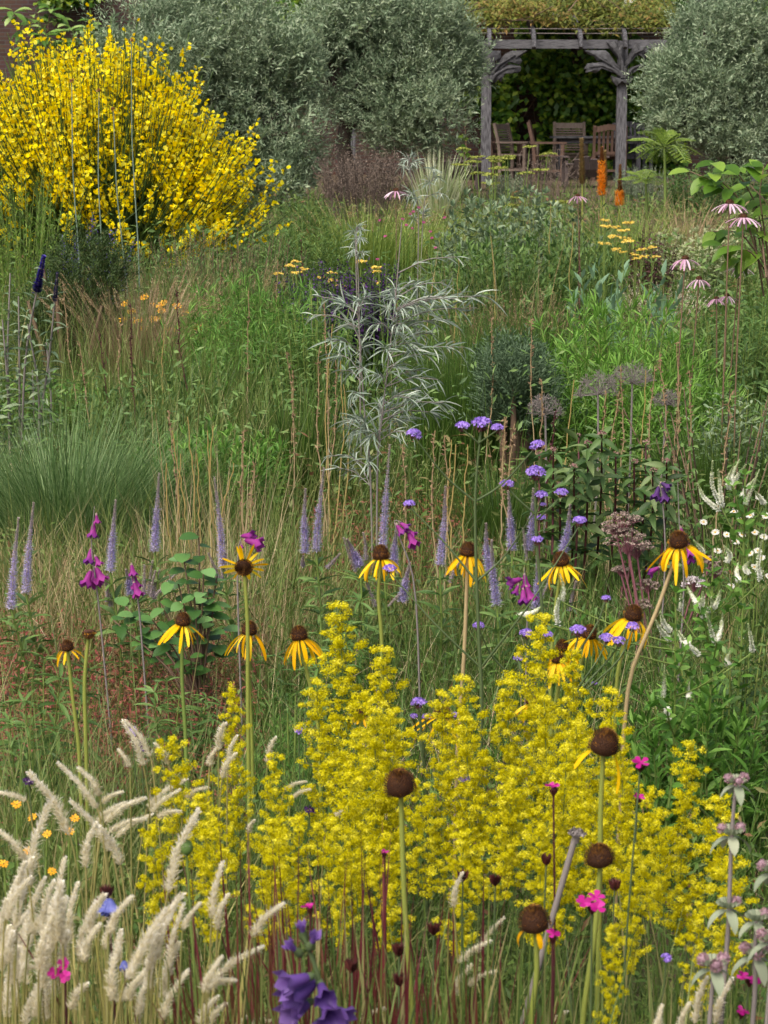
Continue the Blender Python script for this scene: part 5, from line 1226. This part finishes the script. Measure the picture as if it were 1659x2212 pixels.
feather_clump("cream feather grass with long plumes arching to the left, front left", 2.75, 180, Z7([(155, 25, 300, 290), (265, -10, 420, 175), (325, 145, 480, 360), (205, 165, 120, 520), (20, 270, 110, 400), (45, 390, 70, 680), (360, 0, 430, 120), (450, 250, 520, 420), (270, 410, 260, 620), (340, 250, 370, 430)]))
feather_clump("cream feather grass with heads crowded at the lower left edge", 2.65, 60, Z7([(100, 540, 60, 760), (180, 480, 120, 720), (20, 690, 10, 880), (240, 560, 230, 800), (320, 520, 300, 760), (140, 700, 100, 900), (60, 860, 30, 1080), (220, 720, 180, 960), (300, 700, 270, 900), (150, 950, 110, 1120), (60, 700, 40, 840), (200, 880, 150, 1080), (10, 480, 30, 660), (260, 800, 230, 1000), (-20, 560, -10, 780), (110, 400, 80, 560)]) + more(22, -10, 200, 1880, 2120))
feather_clump("cream feather grass with plumes leaning to the right behind the front clump", 3.3, 230, Z7([(600, 115, 450, 235), (510, 95, 440, 150), (610, 200, 470, 275), (520, 140, 440, 220), (640, 190, 500, 300), (780, 45, 640, 170), (880, 68, 800, 130), (760, 165, 680, 215), (760, 95, 650, 190), (0, 95, 115, 140), (470, 170, 420, 230), (560, 230, 480, 270)]) + Z5([(545, 915, 620, 1100), (560, 905, 650, 1060), (690, 1000, 730, 1090), (520, 1030, 560, 1105)]))
feather_clump("cream feather grass heads standing straight among the left bedstraw", 3.4, 520, Z5([(960, 910, 945, 1030), (1010, 970, 985, 1085), (1185, 970, 1155, 1085), (1000, 1040, 960, 1150), (920, 1020, 905, 1100)]) + Z7([(1310, 45, 1230, 95), (1330, 80, 1260, 130), (1475, 170, 1410, 250), (1090, 220, 1075, 280)]))
feather_clump("cream feather grass with long heads slanting right in the lower left middle", 2.5, 340, Z7([(770, 560, 545, 915), (1105, 760, 905, 935), (840, 200, 725, 540), (940, 830, 880, 970), (990, 890, 900, 950), (790, 885, 700, 1090), (765, 755, 700, 1000), (440, 540, 380, 720), (540, 560, 470, 720), (640, 740, 560, 900), (700, 620, 640, 760), (400, 680, 360, 840)]) + more(10, 200, 400, 1950, 2150))
feather_clump("cream feather grass heads low at the bottom behind the red-tipped blades", 2.6, 480, Z7([(1195, 580, 1090, 730), (960, 430, 915, 650), (960, 1010, 900, 1120), (620, 1010, 590, 1120), (850, 590, 790, 700), (1160, 1070, 1080, 1120), (960, 560, 940, 700), (920, 980, 860, 1110), (1050, 1080, 1020, 1140)]))
feather_clump("pale feather grass heads mixed into the bottom of the bedstraw", 2.95, 1000, [(1080, 1985, 1030, 2060), (1050, 2030, 990, 2080), (970, 1890, 980, 1960), (820, 2170, 780, 2210), (1010, 2090, 980, 2150), (1215, 2180, 1200, 2212), (1060, 2090, 1010, 2130)])
feather_clump("few pale feather grass heads at the foot of the woolly stems", 2.5, 1540, [(1525, 2110, 1500, 2212), (1570, 2120, 1545, 2212), (1480, 2170, 1470, 2230), (1430, 2180, 1420, 2230)])

# ------------------------------------------------------------------ red-tipped blades and green grass along the front
def front_grass(label, ub, D, n, vtop, hw, mat, name, w=.006, tip=None, lean=.3, cur=.3, group=None):
    o = GP(ub, D); h = H(ub, vtop, D); root = thing(name, label, "grass clump", o, group); b, az, rr = spread(o, hw, D, n, .22)
    g = G(); blades(g, b, az + rng.normal(0, .8, n), h * U(.55, 1.05, n), w * U(.6, 1.3, n), lean * U(-.3, 1, n), cur * U(-.4, 1.2, n), 7, t=U(0, .25, n) if tip else None, tip=U(.75, 1.05, n) if tip else None); g.build("blades", mat, root)
for ub, D, n, vt, hw, lab in [(560, 2.75, 80, 1830, 110, "red-tipped blood grass left of the purple snapdragon-like flower"), (700, 2.7, 90, 1810, 120, "red-tipped blood grass behind the purple bottom flower"), (850, 2.75, 80, 1850, 110, "red-tipped blood grass round the stem of the middle spent cone"), (430, 2.6, 60, 1850, 100, "red-tipped blood grass among the cream feather grass"), (1000, 2.8, 50, 1930, 110, "sparse red-tipped blood grass below the bedstraw, right of the middle stem")]:
    front_grass(lab, ub, D, n, vt, hw, mRed, "blood_grass", .0085, True)
for ub, D, n, vt, hw, lab in [(620, 2.5, 300, 2010, 160, "thick green grass at the bottom left of the purple flower"), (860, 2.5, 300, 2010, 170, "thick green grass at the bottom right of the purple flower"), (1100, 2.6, 260, 2030, 150, "green grass at the bottom below the dark round cone"), (1350, 2.7, 260, 2050, 160, "green grass at the bottom right corner stems"), (300, 2.5, 220, 2080, 160, "yellowish green grass under the cream feather grass"), (100, 2.7, 240, 2000, 170, "yellowish green grass in the bottom left corner"), (1580, 2.8, 260, 2040, 150, "green grass in the bottom right corner")]:
    front_grass(lab, ub, D, n, vt, hw, mGrass if ub > 400 else M("straw_grass", ['#6b7a38', '#8a9148', '#aaa55c', '#c2b87a'], .5, .3) if "straw_grass" not in MATS else MATS["straw_grass"], "meadow_grass_tuft", .0065, None, .25, .35)

# ------------------------------------------------------------------ pinks, front purple flower, woolly stems and small things
def pink(label, u, v, ub, D, r, n=5, tilt=(0, -.35, 1), fl=1):
    o = GP(ub, D); root = thing("wild_pink", label, "flower", o, "magenta wild pinks"); e = P(u, v, D) - o; R = r / PX(D); ax = nrm(np.array(tilt, float))
    g = G(); tubes(g, line3([[0, 0, 0], e * .6 + [U(-.01, .01), 0, 0], e - ax * R], 12), .0014, 4); g.build("stem", mMaroon if u < 1250 else mVerbStem, root)
    g = G(); x = nrm(np.cross(ax, [0, 1, .3])); y = np.cross(ax, x)
    for q in range(fl):
        c = e + (x * cos(q * 2.1) + y * sin(q * 2.1)) * R * (.75 if fl > 1 else 0); a = np.arange(n) * 6.283 / n + q; d = np.cos(a)[:, None] * x + np.sin(a)[:, None] * y + ax * .15
        scatter(g, (np.array([[-.1, 0, 0], [.1, 0, 0], [.5, .7, .06], [.3, 1, .02], [0, .92, .05], [-.3, 1, .02], [-.5, .7, .06]]), np.array([[0, 1, 2, 6], [6, 2, 3, 5]])), np.repeat(c[None], n, 0), d + rng.normal(0, .12, d.shape), ax + rng.normal(0, .15, d.shape), R * U(.75, 1.05, n) * (.8 if fl > 1 else 1), R * .62)
    g.build("petals", mPink, root)
    g = G(); lathe(g, [(.0008, -R * 1.5), (R * .18, -R * 1.2), (R * .36, -R * .7), (R * .3, -R * .1), (.0005, 0)], 8, e, ax); 
    n2 = 26; d = sphdir(n2) * .5 + ax; scatter(g, RH, np.repeat((e - ax * R * 1.3)[None], n2, 0), d, sphdir(n2), R * 1.25, R * .3); g.build("calyx", mCalyx, root)
for a in [("magenta pink at the bottom left among the cream plumes", 132, 2098, 140, 2.5, 22, 5, (-.3, -.8, .6), 3), ("single magenta pink before the red-tipped grass", 666, 1958, 690, 2.6, 17, 5, (-.3, -.1, 1), 1), ("magenta pink with flat open top in front of the tall bedstraw", 1196, 1698, 1200, 2.9, 19, 5, (0, -.1, 1), 1), ("bright magenta pink right of the uppermost spent cone", 1384, 1648, 1375, 2.9, 21, 5, (0, -.5, 1), 1),
          ("small half hidden magenta pink under the bright one at the right", 1380, 1722, 1372, 3.0, 15, 5, (.2, -.3, 1), 1), ("large double-headed magenta pink beside the thick yellow-green stem", 1280, 1950, 1282, 2.62, 26, 5, (0, -.4, 1), 3), ("magenta pink just right of the dark round cone", 1196, 2018, 1195, 2.6, 20, 5, (.1, -.15, 1), 1), ("tiny magenta pink left of the middle spent cone", 831, 1840, 838, 2.9, 12, 5, (0, -.1, 1), 1), ("magenta pink low among the woolly stems at the right edge", 1620, 2110, 1615, 2.6, 22, 5, (0, -.3, 1), 2), ("magenta pink at the very bottom right under the woolly stems", 1605, 2185, 1600, 2.6, 18, 5, (.2, -.4, 1), 1)]:
    pink(*a)
def dark_bud(u, v, D):
    o = GP(u, D); root = thing("closed_pink", "small dark brown closed bud of a pink among the front stems", "bud", o, "dark closed buds"); e = P(u, v, D) - o
    g = G(); tubes(g, line3([[0, 0, 0], e * .5, e], 8), .0012, 4); g.build("stem", mVerbStem, root)
    g = G(); d = sphdir(30) * .5 + [0, 0, 1]; scatter(g, RH, np.repeat(e[None] - [0, 0, .008], 30, 0), d, sphdir(30), .02, .006); g.build("calyx", mCalyx, root)
for u, v, D in [(1070, 1905, 2.9), (1328, 1915, 2.9), (937, 2010, 2.7), (760, 2090, 2.4), (1000, 1895, 2.9), (862, 2120, 2.6), (1180, 1860, 2.9), (230, 1930, 2.6), (862, 2055, 2.6)]: dark_bud(u, v, D)

def purple_front():
    D = 2.25; o = GP(672, D); root = thing("purple_beardtongue", "large out-of-focus violet beardtongue flower spike at the bottom", "flower", o)
    top = P(655, 2020, D) - o; g = G(); S = line3([[0, 0, 0], P(700, 2212, D) - o, P(690, 2110, D) - o, top], 14); tubes(g, S, np.linspace(.004, .0025, 14), 6); g.build("stem", mVerbStem, root)
    px = 1 / PX(D)
    for u, v, ax, L, w_ in [(658, 2030, (-.15, -.3, .9), 44, .75), (668, 2050, (.3, -.4, .8), 48, .8), (650, 2062, (-.5, -.4, .6), 46, .8), (675, 2108, (-.95, -.6, -.1), 72, 1.25), (685, 2115, (-.8, -.8, -.45), 84, 1.25), (690, 2120, (.3, -1, -.35), 60, 1.2), (672, 2162, (-.8, -.7, -.35), 70, 1.3), (700, 2165, (.3, -1, -.3), 66, 1.4), (706, 2172, (.9, -.5, -.3), 58, 1.2), (690, 2205, (-.4, -.9, -.4), 64, 1.3), (705, 2210, (.7, -.8, -.4), 58, 1.3)]:
        c = P(u, v, D + U(-.01, .01)) - o; g = G(); bell(g, c, ax, L * px * 1.05, U(0, 1), w_ * .72); f = g.build("bell_flower", mPurple, root)
        z = nrm(np.array(ax)); g = G(); lathe(g, [(.0006, -.004), (.0045, 0), (.005, .006), (.003, .012)], 8, c, z, .4); g.build("calyx", mVerbStem, f)
purple_front()

def woolly(label, ub, D, axis_pts, whorls):
    o = GP(ub, D); root = thing("woolly_sage", label, "flower", o); pp = [P(u, v, D) - o for u, v in axis_pts]; S = line3([[0, 0, 0]] + pp, 20); g = G(); tubes(g, S, np.linspace(.0036, .0022, 20), 7); g.build("stem", mGreyStem, root)
    gl = G(); rows = G()
    for u, v, r, fl in whorls:
        e = P(u, v, D) - o; R = r * .85 / PX(D); n = 14; a = np.arange(n) * 6.283 / n
        for q in range(n):
            d = np.array([cos(a[q]), sin(a[q]), .9]); c = e + np.array([cos(a[q]), sin(a[q]), 0]) * R * .35
            lathe(rows, [(.0006, 0), (R * .13, R * .12), (R * .16, R * .4), (R * .22, R * .62)], 6, c, d, U(.3, .9))
        a4 = np.array([.2, 3.3, 1.8, 4.9]) + U(-.2, .2, 4); d = np.stack([np.cos(a4), np.sin(a4), np.full(4, -.12)], -1); scatter(gl, leaf(6, 'oval', 1.2, .3), np.repeat(e[None] - [0, 0, R * .3], 4, 0), d, [0, 0, 1], R * 2.3 * U(.8, 1.1, 4), R * .85, U(.2, 1, 4))
        for q in range(fl):
            aa = q * 2.1 + .6; d = nrm(np.array([cos(aa), sin(aa) - .4, .5])); g = G(); c = e + d * R * .75; lathe(g, [(.0006, -R * .5), (R * .16, -R * .3), (R * .26, 0), (R * .30, R * .2), (R * .2, R * .4), (.0006, R * .46)], 9, c, d + [0, 0, .2], np.linspace(.9, .2, 6)); fz = sphdir(60); scatter(g, RH, c + fz * R * .3, fz + d, sphdir(60), R * .28, R * .12); g.build("hooded_flower", mPhF, root)
    rows.build("calyx", mPhl, root); gl.build("foliage", mPhl, root)
woolly("tallest woolly grey stem with mauve hooded flowers at the right", 1570, 2.6, [(1566, 2100), (1574, 1990), (1580, 1800), (1590, 1690)], [(1591, 1690, 30, 4), (1580, 1800, 34, 2), (1572, 1958, 34, 1)])
woolly("short woolly stem with a ring of mauve flowers at the lower right", 1535, 2.5, [(1538, 2140), (1540, 2085)], [(1541, 2085, 40, 6)])
woolly("woolly grey stem at the right edge with two rings of mauve buds", 1630, 2.55, [(1632, 2150), (1630, 2060), (1634, 1985)], [(1634, 1985, 34, 1), (1632, 2060, 38, 5)])
woolly("woolly stem cut off by the right picture edge, lilac hoods at its side", 1668, 2.5, [(1668, 2080), (1668, 1850)], [(1668, 1880, 36, 4), (1668, 2030, 38, 5)])

def blue_bell(label, u, v, ub, D, r):
    o = GP(ub, D); root = thing("blue_flower", label, "flower", o); e = P(u, v, D) - o; g = G(); tubes(g, line3([[0, 0, 0], e * .6, e], 8), .0013, 4); g.build("stem", mMaroon, root)
    g = G(); [bell(g, e, (sx, -.4, -1), r / PX(D), U(0, 1), 1.3) for sx in (-.3, .1, .4)]; g.build("petals", mBlue, root)
blue_bell("slate-blue hanging flower between the cream plumes at the lower left", 235, 1940, 232, 2.6, 34)
blue_bell("dim blue flower low among the cream plumes", 268, 2075, 262, 2.7, 20)
def scabious(label, u, v, ub, D, r, mat=mVerb):
    o = GP(ub, D); root = thing("scabious", label, "flower", o); e = P(u, v, D) - o; g = G(); tubes(g, line3([[0, 0, 0], e * .6, e], 8), .0012, 4); g.build("stem", mVerbStem, root)
    g = G(); dome_florets(g, e, [.2, -.6, 1], r / PX(D), r * .4 / PX(D), 70, r * .45 / PX(D), PETAL, 1); g.build("petals", mat, root)
scabious("small lilac-blue flower low at the right below the bedstraw", 1440, 2070, 1425, 2.8, 12)
scabious("small violet flower at the left before the red sedum", 285, 1580, 285, 4.2, 11)
scabious("tiny violet flower head behind the left bedstraw plume", 645, 1578, 645, 4.0, 9)
scabious("purple flower head in the red sedum above the cream plumes", 304, 1612, 300, 3.9, 13, mDkPurple)
scabious("dark purple flower head at the left edge above the cream plumes", 62, 1688, 64, 3.5, 12, mDkPurple)
scabious("purple flower behind the bedstraw, left of the middle spent cone", 720, 1690, 718, 3.7, 11, mDkPurple)
scabious("second purple flower low behind the bedstraw left of the middle spent cone", 668, 1750, 668, 3.6, 11, mDkPurple)
def poppy_head():
    D = 2.6; o = GP(402, D); root = thing("poppy_seed_head", "round green poppy seed head before the cream plumes", "seed head", o); e = P(403, 1845, D) - o; r = 15 / PX(D)
    g = G(); tubes(g, line3([[0, 0, 0], e * .5 + [.01, 0, 0], e], 10), .0015, 5); g.build("stem", mStem, root)
    g = G(); lathe(g, [(.0008, -r * .2), (r * .6, 0), (r * 1.0, r * .6), (r * 1.02, r * 1.2), (r * .8, r * 1.9), (r * .3, r * 2.2), (.0005, r * 2.25)], 14, e, t=.7); g.build("capsule", mForb, root)
poppy_head()
dots("orange_marigold", "few small orange daisies behind the cream plumes at the left edge", "flower clump", [(70, 1766), (36, 1738), (8, 1866), (102, 1802), (112, 1882), (162, 1768), (150, 1797), (60, 1838)], 3.4, 60, mOrYel, .007, None, 8)

# ------------------------------------------------------------------ broad-leaved sapling, white melilot, right herbs
def alder():
    D = 5.4; o = GP(415, D); root = thing("broad_leaved_sapling", "young sapling with toothed broad dark green leaves left of centre", "sapling", o); gs, gl = G(), G()
    tips = [(430, 1160), (395, 1195), (440, 1230), (385, 1260), (420, 1290), (365, 1240), (345, 1300), (450, 1280), (330, 1340), (400, 1330), (460, 1320), (290, 1330), (270, 1310), (350, 1380), (440, 1390), (410, 1420), (470, 1240), (305, 1380), (245, 1340), (480, 1360)]
    for u, v in tips:
        e = P(u, v, D + U(-.12, .12)) - o; S = line3([[0, 0, 0], [e[0] * .3, e[1] * .3, e[2] * .6], e], 10); tubes(gs, S, np.linspace(.004, .0018, 10), 4)
        n = 6; az = np.arange(n) * 2.4 + U(0, 6); d = np.stack([np.cos(az), np.sin(az) - .2, U(-.3, .5, n)], -1); p = along(S[None], np.linspace(.72, 1, n)[None])[0][0]
        scatter(gl, leaf(5, 'oval', .5, .35), p, d, [0, -.35, 1], U(.035, .06, n), U(.026, .044, n))
    gs.build("stem", mTwig, root); gl.build("foliage", M("alder_leaf", ['#305222', '#42692e', '#56803e', '#70985a'], .4, .2, .4), root)
alder()
def melilot(label, spikes, D, ub):
    o = GP(ub, D); root = thing("white_melilot", label, "flower", o); gs, gl = G(), G()
    top = P(ub + 10, min(s[3] for s in spikes) - 20, D) - o; S = line3([[0, 0, 0], top * .5 + [.02, 0, 0], top], 16); tubes(gs, S, np.linspace(.004, .002, 16), 5)
    stemleaves(gl, S[None], 26, leaf(3, 'oval', .3, .3), .034, .016, 1.0, .1, 1, .2, 3)
    for u, v, bu, bv in spikes:
        a = P(u, v, D + U(-.1, .1)) - o; b = P(bu, bv, D + U(-.1, .1)) - o; z = np.clip((b[2] - .08) / max(top[2], .1), .05, .98); r0 = along(S[None], np.array([[z]]))[0][0, 0]
        R = line3([r0, (r0 + b) / 2 + [0, 0, -.012], b], 8); tubes(gs, R, .0016, 4); stemleaves(gl, R[None], 4, leaf(3, 'oval', .3, .3), .03, .014, 1.0, .3, 1, .2, 2)
        Sp = line3([b, (a + b) / 2 + [U(-.012, .012), 0, -.004], a], 12); g = G(); tubes(g, Sp, .0011, 4, .1)
        spike_florets(g, Sp, 0, .75, 150, .0072, .0042, .0045, 1.1, RH, .75, t0=.9, t1=.4, tj=.2); spike_florets(g, Sp, .6, 1, 60, .005, .002, .005, .8, RH, .5, t0=.2, t1=.0); g.build("flower_spike", mGreenWhite, root)
    gs.build("stem", mStem, root); gl.build("foliage", mLush, root)
Zr = lambda a: [(1350 + x * .2442, 972 + y * .2442, 1350 + bx * .2442, 972 + by * .2442) for x, y, bx, by in a]
melilot("white melilot spikes highest at the right edge above the daisies", Zr([(775, 100, 840, 480), (640, 290, 830, 530), (825, 170, 860, 500), (960, 140, 915, 340), (1010, 90, 950, 320), (1190, 170, 1060, 490), (1070, 130, 960, 300), (1140, 350, 1230, 470), (1150, 250, 1030, 420)]), 4.8, 1600)
melilot("white melilot spikes in the middle of the right side behind the slanting stem", Zr([(610, 800, 680, 950), (880, 850, 900, 980), (550, 1210, 640, 1360), (690, 1250, 650, 1420), (850, 1230, 770, 1430), (490, 1270, 470, 1420), (720, 1440, 800, 1720), (865, 1440, 810, 1700), (1000, 1000, 1010, 1160), (1100, 980, 1090, 1080), (1210, 800, 1200, 1160), (640, 1360, 700, 1480), (760, 1300, 740, 1420)]), 4.5, 1530)
melilot("white melilot spikes low, touching the slanting tan coneflower stem", Zr([(265, 1500, 400, 1690), (310, 1430, 400, 1600), (450, 1580, 660, 1810), (930, 1780, 920, 1910), (1090, 1540, 1130, 1790), (350, 1900, 340, 2200), (570, 2050, 560, 2200), (480, 1600, 560, 1720)]) + [(1455, 1560, 1440, 1530), (1170, 1310, 1120, 1330), (1215, 1270, 1205, 1350), (1210, 1240, 1212, 1300)], 4.3, 1450)
forb("leafy_herb", "lush green lance-leaved plants at the lower right behind the bedstraw", "plant", 1530, 4.6, 150, 1490, 90, 20, leaf(3, 'lance', .5, .3), .075, .017, mLush, mStem, .8, low=.9, tips=4)
forb("leafy_herb", "green three-leaved herb at the right edge below the daisies", "plant", 1625, 4.9, 90, 1300, 50, 24, leaf(3, 'oval', .4, .3), .04, .018, mForb, mStem, .9, low=.9)
forb("leafy_herb", "grey-green upright leafy herb between the coneflowers at the right", "plant", 1290, 5.4, 90, 1265, 40, 22, SM, .055, .011, mForb, mStem, .6, low=.9)
forb("leafy_herb", "star-whorled green leaves at the left edge over the red sedum", "plant", 30, 4.6, 60, 1395, 8, 7, leaf(4, 'lance', .6, .3), .1, .017, mForb, mStem, 1.3, 6, low=.7)
forb("leafy_herb", "star-whorled green leaves left of the bedstraw's tip", "plant", 700, 5.3, 100, 1250, 8, 7, leaf(4, 'lance', .6, .3), .09, .014, mForb, mStem, 1.3, 6, low=.9)
forb("leafy_herb", "star-whorled green leaves below the broad-leaved sapling", "plant", 330, 5.0, 110, 1430, 6, 7, leaf(4, 'lance', .6, .3), .085, .014, mForb, mStem, 1.3, 6, low=.9)
forb("leafy_herb", "fine feathery fennel-green foliage left of the bedstraw", "plant", 600, 4.6, 70, 1480, 26, 40, RH, .06, .0022, mLush, mStem, 1.0, 2, low=.8)
# ------------------------------------------------------------------ uncountable ground cover
def log_field(n, d0, d1, u0=-80, u1=1740, pw=1.0):
    D = d0 * (d1 / d0) ** (U(0, 1, n) ** pw); u = U(u0, u1, n)
    x = (u - 829.5) / 4752 * D * 1.0
    return np.stack([x, D, ground_z(x, D)], -1), u, D

f1 = lumps(101, 9, 1.6); f2 = lumps(102, 9, 1.1)
def grass_stuff(name, n, d0, d1, hlo, hhi, w, mat, keep, sgn, lean=.35, cur=.6, u0=-80, u1=1740):
    p, u, D = log_field(n, d0, d1, u0, u1); q = p.copy(); q[:, 2] = 0; f = f1(q * [1, .7, 1]) * sgn
    k = (f > keep) & ~((u < 540) & (D > 4.5) & (D < 6.0) & (U(0, 1, n) < .8)) & ~((u > 650) & (u < 1080) & (D > 6.6) & (D < 8.2) & (U(0, 1, n) < .55)); p, f, D = p[k], f[k], D[k]; m = len(p); g = G()
    blades(g, p - [0, 0, .01], U(0, 6.28, m), U(hlo, hhi, m) * (1 + .25 * np.clip(f, -1, 1)), w * U(.6, 1.4, m) * np.clip(D / 7, .8, 2.2), lean * U(0, 1.6, m), cur * U(0, 1.5, m), 3, t=np.clip(.45 + .15 * f + rng.normal(0, .22, m), 0, 1))
    tag(g.build(name, mat), None, None, kind="stuff")
grass_stuff("meadow_grass", 60000, 4.0, 22, .1, .42, .0035, mGrass, -1.2, 1)
grass_stuff("meadow_grass", 26000, 4.0, 30, .1, .36, .004, mGrassD, -.2, -1)
grass_stuff("dry_grass", 6500, 4.4, 12, .12, .38, .0022, mDry, -.1, -1, .5, 1.0)
grass_stuff("dry_grass", 3000, 5.6, 6.9, .15, .36, .0022, mDry, -.6, 1, .4, .9, -40, 620)
grass_stuff("meadow_grass", 14000, 2.6, 4.4, .15, .5, .0035, mGrass, -1.5, 1, .4, .6)
grass_stuff("dry_grass", 3500, 2.6, 5, .15, .4, .0022, mDry, -.3, 1, .6, 1.2)

def cover(name, n, d0, d1, u0, u1, hmax, L, mat, keep=-1.0, sgn=1):
    p, u, D = log_field(n, d0, d1, u0, u1); q = p.copy(); q[:, 2] = 0; f = f2(q) * sgn; k = (f > keep) & ((name == 'sedum_cover') | ~(((u < 540) & (D > 4.5) & (D < 6.0) & (U(0, 1, n) < .85)) | ((u > 650) & (u < 1080) & (D > 6.6) & (D < 8.2) & (U(0, 1, n) < .7)))); p, f, D = p[k], f[k], D[k]; m = len(p)
    p[:, 2] += U(0, 1, m) ** 1.3 * hmax * (1 + .3 * f); d = sphdir(m); d[:, 2] = np.abs(d[:, 2]) * .7; s = np.clip(D / 7, .8, 2.5)
    g = G(); scatter(g, SM, p, d, np.array([0, -.2, 1]) + rng.normal(0, .5, (m, 3)), L * U(.6, 1.3, m) * s, L * .34 * U(.6, 1.2, m) * s, np.clip(.45 + .15 * f + rng.normal(0, .25, m), 0, 1)); tag(g.build(name, mat), None, None, kind="stuff")
cover("ground_cover", 52000, 3.0, 30, -80, 1740, .26, .035, mCoverG, -1.3)
cover("weedy_undergrowth", 17000, 7.5, 17, -80, 1740, .5, .034, mForb, -.6)
cover("sedum_cover", 15000, 4.4, 6.0, -60, 560, .17, .024, mSedum, -1.5)
cover("sedum_cover", 7000, 6.6, 8.4, 640, 1100, .12, .02, mSedum, -.6)

grass_stuff("dry_stems", 240, 7.5, 12, .4, .85, .0026, mDry, .3, 1, .14, .25, 640, 1180)
grass_stuff("dry_stems", 110, 6.2, 7.2, .3, .6, .0026, mDry, -.5, 1, .14, .25, 340, 560)
grass_stuff("green_stems", 900, 8, 17, .4, .8, .0035, mGrassD, .0, -1, .12, .25, 660, 1740)

grass_stuff("meadow_grass", 9000, 21, 36, .08, .28, .0045, mGrass, -1.5, 1)

grass_stuff("meadow_grass", 8000, 8, 16, .35, .72, .0026, mGrass, -.4, 1, .2, .4, -80, 1180)
